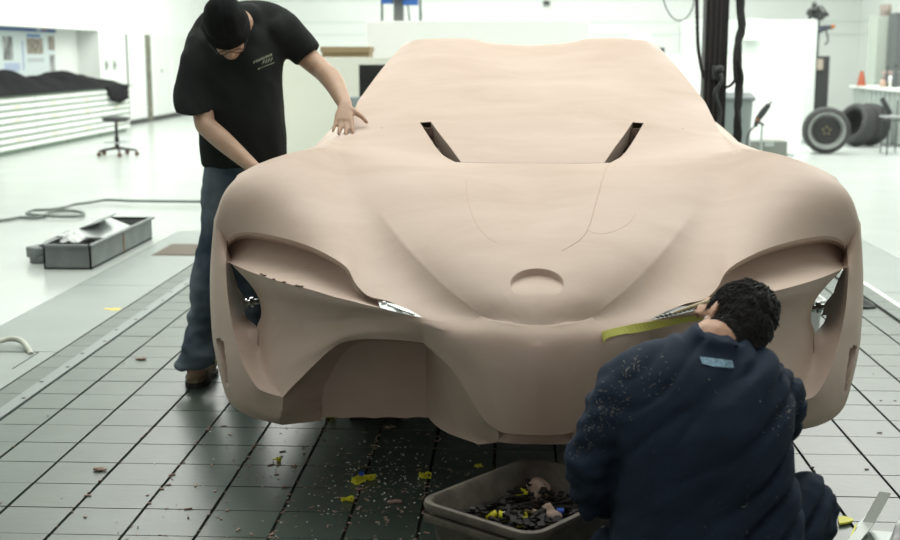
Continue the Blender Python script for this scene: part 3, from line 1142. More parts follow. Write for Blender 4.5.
b = MB()
b.prism([G(855, 527) + z, G(857, 526.5) + z, G(852, 541) + z, G(849, 541) + z], (0, 0, .003))
tag(b.build('tape_scrap', m_yel, smooth=False), 'thin yellow sliver between the tape piece and the clear plastic', 'tape scrap', 'yellow tape scraps on the floor')

# dark cloth and small things behind the right flank
rag('rag', G(852, 306) + Vector((-.02, .02, 0)), .15, .10, .03, mat('dark_grey_cloth', (.07, .08, .08), .8), 'dark grey rag on the tiles behind the right flank of the car', 'rag', 8)
tub('t', Matrix.Translation((1.42, 6.6, 0)), .22, .16, .20, .02, .012, .02, m_tub, .03).build('storage_box', mat('white_box', (.7, .74, .72), .6), None, angle=50)
tag(bpy.data.objects['storage_box'], 'white box seen through the right opening of the car', 'box')

# drain grate and hose hole in the platform
b = MB()
b.box(-2.645, -2.30, 8.95, 9.50, -.03, .004, .002)
gr = tag(b.build('drain_grate', mat('rusty_grate', (.19, .165, .13), .8, noise_amt=.3, noise_scale=60)), 'brownish grate set in the pale plate behind the standing person', 'grate')
b = MB()
for k in range(22):
    x = -2.64 + .015 + k * .0150
    b.box(x, x + .006, 8.97, 9.48, .004, .010)
b.build('grate_bar', mat('rusty_bar', (.26, .23, .19), .7), gr, smooth=False)
pts = [G(-14, 352) + Vector((0, 0, .02)), G(0, 347) + Vector((0, 0, .03)), G(12, 345.5) + Vector((0, 0, .035)), G(22, 347) + Vector((0, 0, .03)), G(29, 352) + Vector((0, 0, .012)), G(31, 354.5) + Vector((0, 0, .0))]
tube_obj('hose', cr(pts, 5), .014, mat('cream_rubber', (.50, .53, .45), .5), 'pale hose bending into a hole in the steel plate at left', 'hose')
b = MB()
b.box(-2.60, -2.34, 5.93, 5.935, .001, .0022)
b.box(-2.60, -2.595, 5.6, 5.93, .001, .0022)
b.box(-2.34, -2.335, 5.6, 5.93, .001, .0022)
struct(b.build('trim_5', m_gap, smooth=False))

# cable on the white floor
m_cab = mat('grey_green_cable', (.13, .16, .14), .6)
cp = [(-6, 223), (8, 221.5), (20, 219.5), (32, 220), (42, 219), (50, 214.5), (62, 213), (74, 213.5), (84, 216), (78, 219), (64, 219.5), (48, 219), (34, 218), (27, 216.5), (34, 213.5), (50, 213), (66, 210.5), (74, 208), (90, 206), (106, 203.5), (130, 204.5), (160, 205), (200, 205.5), (240, 206)]
rpts = cr([G(a, c_) + Vector((0, 0, .016 + .001 * i)) for i, (a, c_) in enumerate(cp)], 5)
tube_obj('power_cable', rpts, .014, m_cab, 'dark looped cable lying across the white floor at left', 'cable', seg=8)

# long grey steel trough on the floor
TRM = Matrix.Identity(4)
tb = Vector((-3.03, 9.0, 0))
b = MB()
x0, x1, y0, y1 = -3.21, -2.88, 8.33, 9.80
hz = .17
cut = .0


def trough(b, x0, x1, y0, y1, hz, w=.012, lip=.02):
    b.box(x0, x1, y0, y1, 0, .012)
    b.box(x0, x0 + w, y0, y1, 0, hz)
    b.box(x1 - w, x1, y0, y1, 0, hz)
    b.box(x0, x1, y0, y0 + w, 0, hz)
    b.box(x0, x1, y1 - w, y1, 0, hz)
    b.box(x0 - lip, x0 + w, y0 - lip, y1 + lip, hz - .012, hz + .004)
    b.box(x1 - w, x1 + lip, y0 - lip, y1 + lip, hz - .012, hz + .004)
    b.box(x0, x1, y0 - lip, y0 + w, hz - .012, hz + .004)
    b.box(x0, x1, y1 - w, y1 + lip, hz - .012, hz + .004)


m_grey = mat('worn_grey_paint', (.16, .18, .175), .5, noise_amt=.15, noise_scale=6)
tr = empty('steel_trough', (tb.x, tb.y, 0), 'long open grey steel trough on the white floor at left', 'trough')
trough(b, x0, x1, y0, y1, hz)
b.build('trough_body', m_grey, tr, smooth=False)
b = MB()
b.box(x1 + .001, x1 + .004, 9.05, 9.075, .01, hz - .012)
tag(b.build('weld_seam', mat('rust', (.22, .12, .07), .8), tr, smooth=False), 'rusty seam')
# things in the trough
b = MB()
b.prism([(-3.19, 8.55, .19), (-2.92, 8.75, .15), (-2.90, 9.35, .15), (-3.15, 9.5, .21)], (0, 0, .01))
b.prism([(-3.15, 8.9, .20), (-3.0, 8.9, .25), (-3.0, 9.3, .26), (-3.15, 9.4, .21)], (0, 0, .008))
tag(b.build('sheet_metal', mat('grey_sheet', (.33, .36, .35), .3, metal=.5), smooth=False), 'bent grey sheet lying in the steel trough', 'metal sheet')
rag('plastic_wrap', (-3.10, 8.62, .15), .08, .12, .05, m_cloth, 'crumpled clear wrap at the near end of the trough', 'plastic wrap', 12)
b = MB()
b.box(-3.19, -2.91, 8.36, 9.6, .012, .11)
tag(b.build('trough_filling', mat('dark_fill', (.04, .045, .04), .7), smooth=False), 'dark material filling the steel trough', 'filling')
b = MB()
b.box(-3.42, -3.26, 8.70, 8.76, .04, .11, .01)
b.box(-3.40, -3.30, 8.55, 8.95, .0, .05, .012)
b.obox((-3.31, 8.9, .12), (.06, .10, .03), (-.02, .012, 0), (0, 0, .03), .01)
b.obox((-3.36, 8.62, .075), (.035, .05, .0), (-.05, .035, 0), (0, 0, .04), .012)
tag(b.build('clamp', m_grey), 'dark grey metal clamp lying left of the steel trough', 'clamp')

# fine cracks in the clay skin of the hood (parts of the car)
m_crack = mat('dry_crack', (.46, .33, .255), .8)
for pts in ([(608, 165), (604, 175), (601, 184), (598, 196), (594, 210), (589, 226), (582, 238), (572, 245), (562, 251)],
            [(587, 230), (598, 234), (612, 232), (628, 224), (636, 214)],
            [(466, 180), (467, 195), (471, 211), (478, 227), (487, 237), (497, 243)]):
    q = [on_car(x + random.uniform(-.5, .5), y, .0001) for x, y in [tuple(v[:2]) for v in cr([(a, c_, 0) for a, c_ in pts], 4)]]
    q = [v for v in q if v is not None]
    b = MB()
    b.tube(q, .0009 if pts[0][0] > 600 else .0005, 6)
    b.build('surface_crack', m_crack, car)

b = MB()
random.seed(9)
for (x, y) in ((261, 274.5), (263, 275.5), (265, 276), (274, 279.5), (283, 282), (285, 282.5), (297, 286), (299, 286.5), (302, 287)):
    p = on_car(x, y, .001)
    if p is not None:
        b.ball(p, random.uniform(.003, .006), (1.6, 1, .8), 1, jit=.3)
tag(b.build('clay_burrs', mat('brown_clay_crumbs', (.20, .14, .11), .95), car), 'brown clay crumbs left on the blade edge', kind='stuff')

# ---------------------------------------------------------------- people


def ell_loft(b, rings, seg=24, p=2.0):
    """closed loft through elliptical rings (centre, half-width vector, half-depth vector)"""
    R = []
    for (c, u, v) in rings:
        c, u, v = Vector(c), Vector(u), Vector(v)
        ring = []
        for k in range(seg):
            a = 2 * pi * k / seg
            ca, sa = cos(a), sin(a)
            ca = math.copysign(abs(ca) ** (2 / p), ca)
            sa = math.copysign(abs(sa) ** (2 / p), sa)
            ring.append(b.bm.verts.new(c + u * ca + v * sa))
        R.append(ring)
    for i in range(len(R) - 1):
        for k in range(seg):
            b.bm.faces.new((R[i][k], R[i][(k + 1) % seg], R[i + 1][(k + 1) % seg], R[i + 1][k]))
    b.bm.faces.new(R[0][::-1])
    b.bm.faces.new(R[-1])


def limb(b, pts, rs, seg=16, dense=4, flat=1.0, capball=True):
    """tapering limb through joints with round ends"""
    q = cr([tuple(p) for p in pts], dense) if len(pts) > 2 else cr([tuple(p) for p in pts], dense)
    rr = cr([(r, 0, 0) for r in rs], dense)[:, 0]
    b.tube(q, list(rr), seg, ry=flat)
    if capball:
        b.ball(pts[0], rs[0] * .99, sub=2)
        b.ball(pts[-1], rs[-1] * .99, sub=2)


def fuse(b, voxel, smooth=4, sfac=.5):
    """union of all shapes in b as one continuous surface; returns a mesh"""
    bmesh.ops.recalc_face_normals(b.bm, faces=b.bm.faces)
    me = bpy.data.meshes.new('tmp')
    b.bm.to_mesh(me)
    b.bm.free()
    o = bpy.data.objects.new('tmp', me)
    C.objects.link(o)
    r = o.modifiers.new('r', 'REMESH')
    r.mode = 'VOXEL'
    r.voxel_size = voxel
    s = o.modifiers.new('s', 'SMOOTH')
    s.factor = sfac
    s.iterations = smooth
    bpy.context.view_layer.update()
    dg = bpy.context.evaluated_depsgraph_get()
    out = bpy.data.meshes.new_from_object(o.evaluated_get(dg))
    bpy.data.objects.remove(o)
    bpy.data.meshes.remove(me)
    out.materials.clear()
    return out


def wrinkle(me, fn):
    me.update()
    n = len(me.vertices)
    co = np.empty(n * 3)
    me.vertices.foreach_get('co', co)
    no = np.empty(n * 3)
    me.vertex_normals.foreach_get('vector', no)
    co, no = co.reshape(n, 3), no.reshape(n, 3)
    d = np.array([fn(Vector(c)) for c in co])
    co += no * d[:, None]
    me.vertices.foreach_set('co', co.ravel())
    me.update()


def fr_matrix(c, fwd, up):
    f = Vector(fwd).normalized()
    r = f.cross(Vector(up)).normalized()
    u = r.cross(f)
    return Matrix.Translation(Vector(c)) @ Matrix((r, f, u)).transposed().to_4x4()


def head(b, M, s=1.0):
    """cranium, face, jaw, nose, lips, brow and ears in the frame M (x right, y forward, z up)"""
    def el(c, r, sub=3, rot=None):
        g = bmesh.ops.create_icosphere(b.bm, subdivisions=sub, radius=1)
        for v in g['verts']:
            p = Vector((v.co.x * r[0], v.co.y * r[1], v.co.z * r[2]))
            if rot:
                p = rot @ p
            v.co = M @ ((p + Vector(c)) * s)
    el((0, -.012, .035), (.074, .094, .082))
    el((0, .032, -.02), (.060, .062, .082))
    el((0, .052, -.078), (.036, .040, .032))
    el((.028, .03, -.065), (.03, .045, .035))
    el((-.028, .03, -.065), (.03, .045, .035))
    el((0, .082, .032), (.045, .014, .010))
    el((0, .090, -.052), (.022, .011, .010), 2)
    el((.034, .074, -.012), (.018, .016, .016), 2)
    el((-.034, .074, -.012), (.018, .016, .016), 2)
    b.tube([M @ (Vector((0, .088, .022)) * s), M @ (Vector((0, .104, -.006)) * s), M @ (Vector((0, .114, -.024)) * s)], [.007 * s, .009 * s, .013 * s], 10)
    b.ball(M @ (Vector((.011, .100, -.028)) * s), .008 * s)
    b.ball(M @ (Vector((-.011, .100, -.028)) * s), .008 * s)
    for sx in (-1, 1):
        rot = Matrix.Rotation(radians(-12), 3, 'X') @ Matrix.Rotation(radians(24 * sx), 3, 'Z')
        el((sx * .079, -.008, -.004), (.0075, .019, .032), 2, rot)
        el((sx * .074, .002, -.004), (.012, .012, .022), 2)


def eyes(M, parent, s=1.0):
    for sx in (-1, 1):
        b = MB()
        b.ball(M @ (Vector((sx * .030, .078, .010)) * s), .0125 * s, sub=3)
        e = b.build('eye', mat('eye_white', (.45, .43, .40), .3), parent)
        b = MB()
        b.ball(M @ (Vector((sx * .030, .0862, .010)) * s), .006 * s, sub=2)
        b.build('iris', mat('dark_iris', (.04, .025, .015), .2), e)


def hand(b, wrist, palmdir, side, nrm, curl, s=1.0, spread=.13, thumb_out=.8):
    """palm, four unequal bent fingers, thumb. side: unit vector towards the thumb; nrm: back of the hand"""
    d = Vector(palmdir).normalized()
    nrm = Vector(nrm)
    nrm = (nrm - d * nrm.dot(d)).normalized()
    t = Vector(side)
    t = (t - d * t.dot(d) - nrm * t.dot(nrm)).normalized()
    w = Vector(wrist)
    k0 = w + d * .088 * s
    ell_loft(b, [(w - d * .01, t * .026 * s, nrm * .019 * s), (w + d * .02 * s, t * .031 * s, nrm * .017 * s), (w + d * .055 * s, t * .039 * s, nrm * .0145 * s), (w + d * .09 * s, t * .040 * s, nrm * .0115 * s)], 20, 2.4)
    ln = [.074, .084, .078, .060]
    for i in range(4):
        off = (1.5 - i) * .0205 * s
        base = w + d * .082 * s + t * off
        dd = (d + t * spread * (1.5 - i)).normalized()
        cu = curl[i] if isinstance(curl, (list, tuple)) else curl
        pts = [base - dd * .02 * s, base]
        ang = 0
        p = base
        for j, q in enumerate((.46, .30, .24)):
            ang += cu * (.6 if j == 0 else 1)
            v = dd * cos(ang) - nrm * sin(ang)
            p = p + v * ln[i] * q * s
            pts.append(p)
        r = (.0088 if i < 3 else .0076) * s
        limb(b, pts, [r * 1.1, r * 1.12, r, r * .95, r * .82], 10, 3)
    tb_ = w + d * .022 * s + t * .026 * s
    v1 = (d * (1 - thumb_out * .5) + t * thumb_out - nrm * .15).normalized()
    v2 = (d * (1.1 - thumb_out * .5) + t * thumb_out * .7 - nrm * .25).normalized()
    limb(b, [tb_ - v1 * .012 * s, tb_ + v1 * .03 * s, tb_ + v1 * .058 * s, tb_ + v1 * .058 * s + v2 * .030 * s], [.015 * s, .0125 * s, .0105 * s, .0085 * s], 10, 3)


def skin_mat(name, col):
    m = mat(name, col, .5, noise_amt=.07, noise_scale=14, bump=.1, bump_scale=160)
    m.node_tree.nodes['Principled BSDF'].inputs['Subsurface Weight'].default_value = .12
    m.node_tree.nodes['Principled BSDF'].inputs['Subsurface Radius'].default_value = (.01, .004, .002)
    return m


def fabric(name, col, rough=.9, amt=.12, scale=9, weave=420, col2=None):
    m = mat(name, col, rough, spec=.15, noise_amt=amt, noise_scale=scale, bump=.25, bump_scale=weave, col2=col2)
    return m


X_, Y_, Z_ = Vector((1, 0, 0)), Vector((0, 1, 0)), Vector((0, 0, 1))

# ================= standing person
per = empty('person', (-1.28, 5.33, 0), 'standing person in black beanie, black t-shirt and blue jeans leaning over the left fender', 'person')
sk = skin_mat('skin_light', (.46, .30, .205))
hc = P(227, 30, 5.14)
HM = fr_matrix(hc, (.22, -.46, -.88), (.10, -.88, .44))
neck0 = P(243, 22, 5.36)
sR, sL = P(202, 44, 5.36), P(281, 33, 5.40)
elR, wrR = P(205, 125, 5.20), P(254, 168, 5.02)
m1L, elL, wrL = P(306, 56, 5.44), P(323, 71, 5.36), P(345.5, 106, 5.07)
chest = P(238, 70, 5.38)
belly = P(243, 130, 5.36)
pel = P(245, 172, 5.38)
b = MB()
head(b, HM)
limb(b, [neck0, HM @ Vector((0, -.02, -.05))], [.062, .058])
tilt = (sL - sR).normalized()
ell_loft(b, [(pel - Z_ * .1, X_ * .15, Y_ * .10), (pel, X_ * .145, Y_ * .105), (belly, X_ * .145, Y_ * .10), (chest, X_ * .165, Y_ * .11), ((sR + sL) / 2 - Z_ * .02, tilt * .17, Y_ * .09), (neck0, tilt * .07, Y_ * .06)])
limb(b, [sR, P(199, 85, 5.30), elR], [.062, .05, .043])
limb(b, [elR, elR * .6 + wrR * .4 + Vector((0, 0, .0)), wrR], [.043, .042, .028])
limb(b, [sL, m1L, elL], [.062, .05, .043])
limb(b, [elL, elL * .6 + wrL * .4 + Vector((.008, 0, .010)), wrL], [.043, .044, .0285])
# left hand resting on the clay
hd = (P(346, 124, 5.0) - wrL).normalized()
hd = Vector((hd.x * .9, -.62, -.62)).normalized()
hand(b, wrL + Vector((0, -.012, .002)), (.02, -.72, -.66), (1, -.05, -.05), (0, -.66, .72), [.02, .0, .0, .03], 1.0, .10, .80)
hand(b, wrR, (wrR - elR).normalized() + Vector((0.1, 0, -.2)), (0, -1, .3), (-.3, -.2, .9), [.3, .3, .35, .4], 1.0, .05, .5)
hipR, knR, anR = P(226, 178, 5.38), P(213, 275, 5.32), P(199, 362, 5.33)
hipL, knL, anL = P(262, 178, 5.42), P(247, 275, 5.46), P(246, 360, 5.50)
for (a, k, c) in ((hipR, knR, anR), (hipL, knL, anL)):
    limb(b, [a, a * .5 + k * .5, k], [.085, .078, .056])
    limb(b, [k, k * .6 + c * .4, c], [.056, .054, .04])
    limb(b, [c, c + Vector((-.01, -.03, -.03))], [.04, .04])
me = fuse(b, .0055, 3)
bo = link_mesh('body', me, sk, per, True, 80)
eyes(HM, per)

# t-shirt
b = MB()
ell_loft(b, [(P(245, 166, 5.37), X_ * .180, Y_ * .135), (P(244, 150, 5.37), X_ * .180, Y_ * .135), (P(242, 120, 5.365), X_ * .182, Y_ * .135), (P(239, 90, 5.37), X_ * .188, Y_ * .135),
             (P(238, 62, 5.38), X_ * .200, Y_ * .135), (P(238, 40, 5.40), tilt * .203, Y_ * .125), (P(241, 24, 5.42), tilt * .165, Y_ * .105), (P(246, 13, 5.44), tilt * .11, Y_ * .08)], 40, 2.3)
ell_loft(b, [(P(210, 38, 5.37), (.055, 0, -.02), (0, .085, 0)), (P(200, 56, 5.35), (.085, 0, .0), (0, .095, 0)), (P(197, 82, 5.31), (.086, 0, 0), (0, .098, 0)), (P(196, 111, 5.24), (.085, 0, .0), (0, .100, 0.02))], 28)
b.ball(P(206, 47, 5.37), .088)
b.ball(P(248, 20, 5.38), .070)
b.ball(P(280, 33, 5.40), .080)
limb(b, [P(205, 42, 5.40), P(222, 24, 5.44), P(248, 16, 5.46), P(270, 20, 5.44), P(286, 31, 5.41)], [.075, .080, .070, .075, .070])
ell_loft(b, [(P(275, 30, 5.40), (.03, 0, .075), (0, .09, 0)), (P(291, 39, 5.42), (.042, 0, .058), (0, .085, 0)), (P(308, 56, 5.44), (.048, 0, .044), (0, .075, .0))], 28)
me = fuse(b, .008, 30)


def shirt_fold(p):
    v = noise.noise(Vector((p.x * 7, p.y * 7, p.z * 2.2 + 3))) * .016
    v += noise.noise(Vector((p.x * 16 + p.z * 9, p.y * 14, p.z * 5))) * .0045
    v += max(0, noise.noise(Vector((p.x * 5 + p.z * 6, 4, p.z * 3)))) * .022
    return v


wrinkle(me, shirt_fold)
shirt = tag(link_mesh('t_shirt', me, fabric('black_cotton', (.017, .021, .020), .85), per, True, 80), 'black short-sleeved t-shirt')
# chest print: sits just proud of the cloth
sb = BVHTree.FromPolygons([v.co[:] for v in me.vertices], [p.vertices[:] for p in me.polygons])


def on_mesh(tree, px, py, off=.003):
    r = Vector(ray(px, py)).normalized()
    h = tree.ray_cast(Vector((0, 0, CAM_H)), r)
    if h[0] is None:
        return None
    nn = h[1] if h[1].dot(r) < 0 else -h[1]
    return h[0] + nn * off


def decal(name, tree, polys, m, parent, off=.003, sub=3):
    b = MB()
    for poly in polys:                      # each a quad, laid over the cloth
        a, bb, c, d = [Vector((*q, 0)) for q in poly]
        g = []
        for i in range(sub + 1):
            row = []
            for j in range(sub + 1):
                u, v = i / sub, j / sub
                q = (a * (1 - u) + bb * u) * (1 - v) + (d * (1 - u) + c * u) * v
                p = on_mesh(tree, q.x, q.y, off)
                row.append(b.bm.verts.new(p) if p is not None else None)
            g.append(row)
        for i in range(sub):
            for j in range(sub):
                f = (g[i][j], g[i + 1][j], g[i + 1][j + 1], g[i][j + 1])
                if None not in f:
                    b.bm.faces.new(f)
    return b.build(name, m, parent, smooth=False)


m_print = mat('faded_green_print', (.20, .23, .16), .8, noise_amt=.35, noise_scale=120)
pl = []
n = 8
for k in range(n):                          # upper line of small block letters
    x = 253.3 + k * 2.35
    y = 62.6 - k * 1.02
    pl.append([(x, y - 1.3), (x + 1.9, y - 2.2), (x + 1.9, y + .2), (x, y + 1.2)])
for k in range(4):                          # slanted script below
    x = 262.5 + k * 2.7
    y = 63.0 - k * .9
    pl.append([(x + .8, y - 2.6), (x + 2.2, y - 3.2), (x + .6, y + .9), (x - 1.0, y + 1.6)])
pl.append([(257.8, 68.4), (259.8, 67.4), (260.0, 69.2), (258.0, 70.2)])
pl.append([(259.5, 67.8), (274, 62.2), (274, 63.1), (259.5, 68.7)])
decal('chest_print', sb, pl, m_print, shirt, .002, 2)

# jeans
b = MB()
ell_loft(b, [(P(245, 158, 5.37), X_ * .168, Y_ * .125), (P(245, 178, 5.38), X_ * .176, Y_ * .13), (P(244, 198, 5.39), X_ * .176, Y_ * .128)], 32, 2.3)
for (a, k, c, hw, kk) in ((hipR, knR, anR, .098, 1), (hipL, knL, anL, .098, 0)):
    c2 = c + Vector((0, 0, -.005))
    ell_loft(b, [(a + Z_ * .03, X_ * .09, Y_ * .105), (a * .75 + k * .25, X_ * .092, Y_ * .105), (a * .4 + k * .6, X_ * .084, Y_ * .092), (k + Vector((-.006, 0, 0)), X_ * .086, Y_ * .088),
                 (k * .6 + c2 * .4, X_ * .078, Y_ * .085), (k * .2 + c2 * .8 + Vector((-.008, 0, 0)), X_ * .080, Y_ * .092), (c2 + Vector((-.016 * kk, 0, -.01)), X_ * .084, Y_ * .105)], 26)
me = fuse(b, .008, 4)


def jean_fold(p):
    v = noise.noise(Vector((p.x * 6, p.y * 6, p.z * 5 + 3))) * .016
    low = 1 - sstep(.15, .5, p.z)
    v += noise.noise(Vector((p.x * 9 + 2, p.y * 9, p.z * 22))) * (.006 + .020 * low)
    v += noise.noise(Vector((p.x * 24, p.y * 24, p.z * 16))) * .003
    return v


wrinkle(me, jean_fold)
tag(link_mesh('jeans', me, fabric('blue_denim', (.045, .068, .095), .85, .35, 5, 300, col2=(.16, .20, .235)), per, True, 80), 'faded blue jeans')

# beanie
b = MB()


def cap_el(b, M, c, r, sub=4):
    g = bmesh.ops.create_icosphere(b.bm, subdivisions=sub, radius=1)
    for v in g['verts']:
        v.co = M @ (Vector((v.co.x * r[0], v.co.y * r[1], v.co.z * r[2])) + Vector(c))


BM = HM
cap_el(b, BM, (0, -.012, .062), (.088, .106, .086))
cap_el(b, BM, (0, -.018, .105), (.070, .085, .062))
cuff = []
for k in range(25):
    a = 2 * pi * k / 24
    cuff.append(BM @ Vector((.083 * cos(a), -.012 + .102 * sin(a), .026 + .012 * sin(a))))
b.tube(cuff, .012, 10, False, ry=2.3)
me = fuse(b, .006, 3)
Bi = BM.inverted()


def knit(p):
    q = Bi @ p
    v = noise.noise(p * 22) * .003
    if q.z > .075:
        v -= .0035 * math.exp(-(q.x / .004) ** 2)
        v += .0015 * sin(q.x * 120)
    return v


wrinkle(me, knit)
# cut away what would cover the face
bm = bmesh.new()
bm.from_mesh(me)
bmesh.ops.delete(bm, geom=[v for v in bm.verts if (Bi @ v.co).z < .002 + .02 * max(0, (Bi @ v.co).y / .1)], context='VERTS')
bm.to_mesh(me)
bm.free()
tag(link_mesh('beanie', me, fabric('black_knit', (.010, .012, .012), .95, .1, 30, 500), per, True, 80), 'black knitted beanie')
# glasses
b = MB()
for sx in (-1, 1):
    ring = [HM @ Vector((sx * .032 + .022 * cos(2 * pi * k / 16), .106, .006 + .015 * sin(2 * pi * k / 16))) for k in range(17)]
    b.tube(ring, .0018, 6, False)
    b.tube([HM @ Vector((sx * .054, .106, .010)), HM @ Vector((sx * .078, .06, .012)), HM @ Vector((sx * .080, -.005, .012))], .002, 6)
b.tube([HM @ Vector((-.010, .108, .010)), HM @ Vector((.010, .108, .010))], .0018, 6)
b.build('glasses', mat('black_plastic', (.012, .012, .012), .45), per)
b = MB()
rc = wrL + Vector((.025, -.085, -.07))


# shoes
def shoe(name, toe, heel, parent, m, ms):
    toe, heel = Vector(toe), Vector(heel)
    d = (toe - heel)
    L = d.length
    d.normalize()
    s = Vector((-d.y, d.x, 0))
    b = MB()
    ell_loft(b, [(heel + Z_ * .05, s * .026, Z_ * .032), (heel + d * .02 * 1 + Z_ * .058, s * .034, Z_ * .045), (heel + d * L * .25 + Z_ * .062, s * .038, Z_ * .055),
                 (heel + d * L * .45 + Z_ * .055, s * .042, Z_ * .046), (heel + d * L * .68 + Z_ * .045, s * .050, Z_ * .034), (heel + d * L * .88 + Z_ * .040, s * .046, Z_ * .028), (toe + Z_ * .034, s * .026, Z_ * .018)], 20, 2.3)
    me = fuse(b, .005, 3)
    so = link_mesh(name, me, m, parent, True, 80)
    b = MB()
    pts = []
    for (t, w) in ((-.01, .026), (.08, .039), (.25, .041), (.45, .040), (.68, .052), (.85, .050), (.97, .036), (1.03, .016)):
        pts.append((t, w))
    poly = [heel + d * L * t + s * w for t, w in pts] + [heel + d * L * t - s * w for t, w in reversed(pts)]
    b.prism([Vector((p.x, p.y, .0)) for p in poly], (0, 0, .024))
    b.build('sole', ms, so, smooth=False)
    b = MB()
    for k in range(5):
        t = .36 + k * .075
        z = .108 - k * .0085
        c = heel + d * L * t
        b.tube([c + s * .024 + Z_ * (z - .012), c + Z_ * z, c - s * .024 + Z_ * (z - .012)], .0028, 6)
    b.build('laces', mat('dark_lace', (.08, .07, .05), .8), so)
    return so


m_shoe = mat('scuffed_tan_leather', (.24, .19, .115), .75, noise_amt=.5, noise_scale=24)
m_sole = mat('dark_rubber', (.035, .035, .03), .8)
t0 = G(193, 388.5)
shoe('shoe', (t0.x, t0.y, 0), (t0.x + .02, t0.y + .27, 0), per, m_shoe, m_sole)
shoe('shoe', (anL.x + .0, anL.y - .18, 0), (anL.x + .01, anL.y + .10, 0), per, m_shoe, m_sole)

# ================= seated person
per2 = empty('person', (.52, 2.98, 0), 'dark-haired person in navy coveralls sitting on the floor, seen from behind', 'person')
sk2 = skin_mat('skin_tan', (.50, .29, .19))
hc = P(733, 326, 3.16)
HM2 = fr_matrix(hc, (-.50, .80, -.30), (.58, .22, .74)) @ Matrix.Scale(.94, 4)
neck2 = P(712, 345, 3.06)
shL, shR = P(630, 375, 3.03), P(768, 380, 3.05)
elL2, wrL2 = P(585, 458, 2.98), P(618, 488, 3.20)
elR2, wrR2 = P(785, 424, 3.2), P(727, 322, 3.40)
b = MB()
head(b, HM2)
limb(b, [neck2, neck2 * .5 + (HM2 @ Vector((0, -.02, -.05))) * .5, HM2 @ Vector((0, -.015, -.04))], [.066, .058, .058])
chest2, pel2 = P(703, 430, 2.98), P(705, 545, 2.92)
pel2.z = .17
ell_loft(b, [(pel2 - Z_ * .06, X_ * .15, Y_ * .12), (pel2, X_ * .16, Y_ * .12), (P(703, 480, 2.94), X_ * .15, Y_ * .10), (chest2, X_ * .17, Y_ * .11), (P(698, 385, 3.02), X_ * .14, Y_ * .09), (neck2, X_ * .07, Y_ * .06)])
limb(b, [P(640, 385, 3.03), P(610, 422, 2.99), elL2], [.052, .044, .038])
limb(b, [elL2, elL2 * .6 + wrL2 * .4, wrL2], [.042, .04, .028])
limb(b, [P(758, 390, 3.05), P(778, 408, 3.12), elR2], [.052, .044, .038])
limb(b, [elR2, elR2 * .5 + wrR2 * .5, wrR2], [.042, .04, .028])
hand(b, wrL2, (.6, .5, -.2), (.3, .6, .6), (-.3, 0, 1), [.3, .35, .4, .4], .95, .05, .5)
hand(b, wrR2, P(701, 303, 3.45) - wrR2, (-.3, -.2, .9), (.1, -.8, .3), [1.0, 1.0, 1.0, 1.0], .84, .02, .45)
kneeL, kneeR = Vector((.275, 3.04, .17)), Vector((.750, 3.08, .315))
ftL, ftR = Vector((.62, 3.22, .07)), Vector((.38, 3.30, .07))
hpL, hpR = pel2 + Vector((-.10, .02, -.03)), pel2 + Vector((.10, .02, -.03))
for (a, k, c) in ((hpL, kneeL, ftL), (hpR, kneeR, ftR)):
    limb(b, [a, a * .5 + k * .5, k], [.085, .078, .056])
    limb(b, [k, k * .6 + c * .4, c], [.056, .05, .038])
me = fuse(b, .0055, 3)
link_mesh('body', me, sk2, per2, True, 80)
eyes(HM2, per2)

# coveralls: torso, sleeves, trousers
b = MB()
ell_loft(b, [(Vector((.52, 2.94, .02)), X_ * .20, Y_ * .16), (Vector((.52, 2.93, .12)), X_ * .225, Y_ * .18), (P(705, 540, 2.94), X_ * .228, Y_ * .165), (P(706, 500, 2.95), X_ * .222, Y_ * .15), (P(704, 460, 2.96), X_ * .214, Y_ * .15),
             (P(702, 420, 2.98), X_ * .222, Y_ * .15), (P(700, 390, 3.00), Vector((.225, 0, -.004)), Y_ * .14), (P(697, 366, 3.02), Vector((.215, 0, 0)), Y_ * .12), (P(700, 350, 3.035), Vector((.160, 0, .004)), Y_ * .095), (P(713, 339, 3.05), Vector((.100, 0, -.01)), Y_ * .075)], 44, 2.4)
# collar
ell_loft(b, [(P(716, 348, 3.04), Vector((.092, 0, -.022)), Vector((0, .085, 0))), (P(719, 336, 3.04), Vector((.074, 0, -.020)), Vector((0, .082, 0))), (P(722, 330, 3.045), Vector((.068, 0, -.018)), Vector((0, .078, .004)))], 28)
# left sleeve (picture left)
ell_loft(b, [(P(648, 378, 3.02), (.07, 0, .05), (0, .085, 0)), (P(626, 386, 3.01), (.062, 0, .045), (0, .085, 0)), (P(610, 408, 3.0), (.066, 0, .03), (0, .082, 0)), (P(595, 440, 2.985), (.066, 0, .012), (0, .080, 0)), (P(589, 468, 2.98), (.066, 0, 0), (0, .078, 0)), (P(592, 492, 3.0), (.055, .01, .0), (0, .07, .01)), (P(598, 502, 3.04), (.04, .01, .02), (0, .05, .02))], 28)
limb(b, [P(588, 480, 2.99), P(604, 494, 3.08), wrL2 - (wrL2 - elL2).normalized() * .03], [.058, .052, .044])
limb(b, [P(662, 388, 3.02), P(641, 384, 3.02), P(617, 402, 3.0), P(600, 436, 2.985), P(588, 466, 2.98)], [.083, .082, .081, .076, .068])
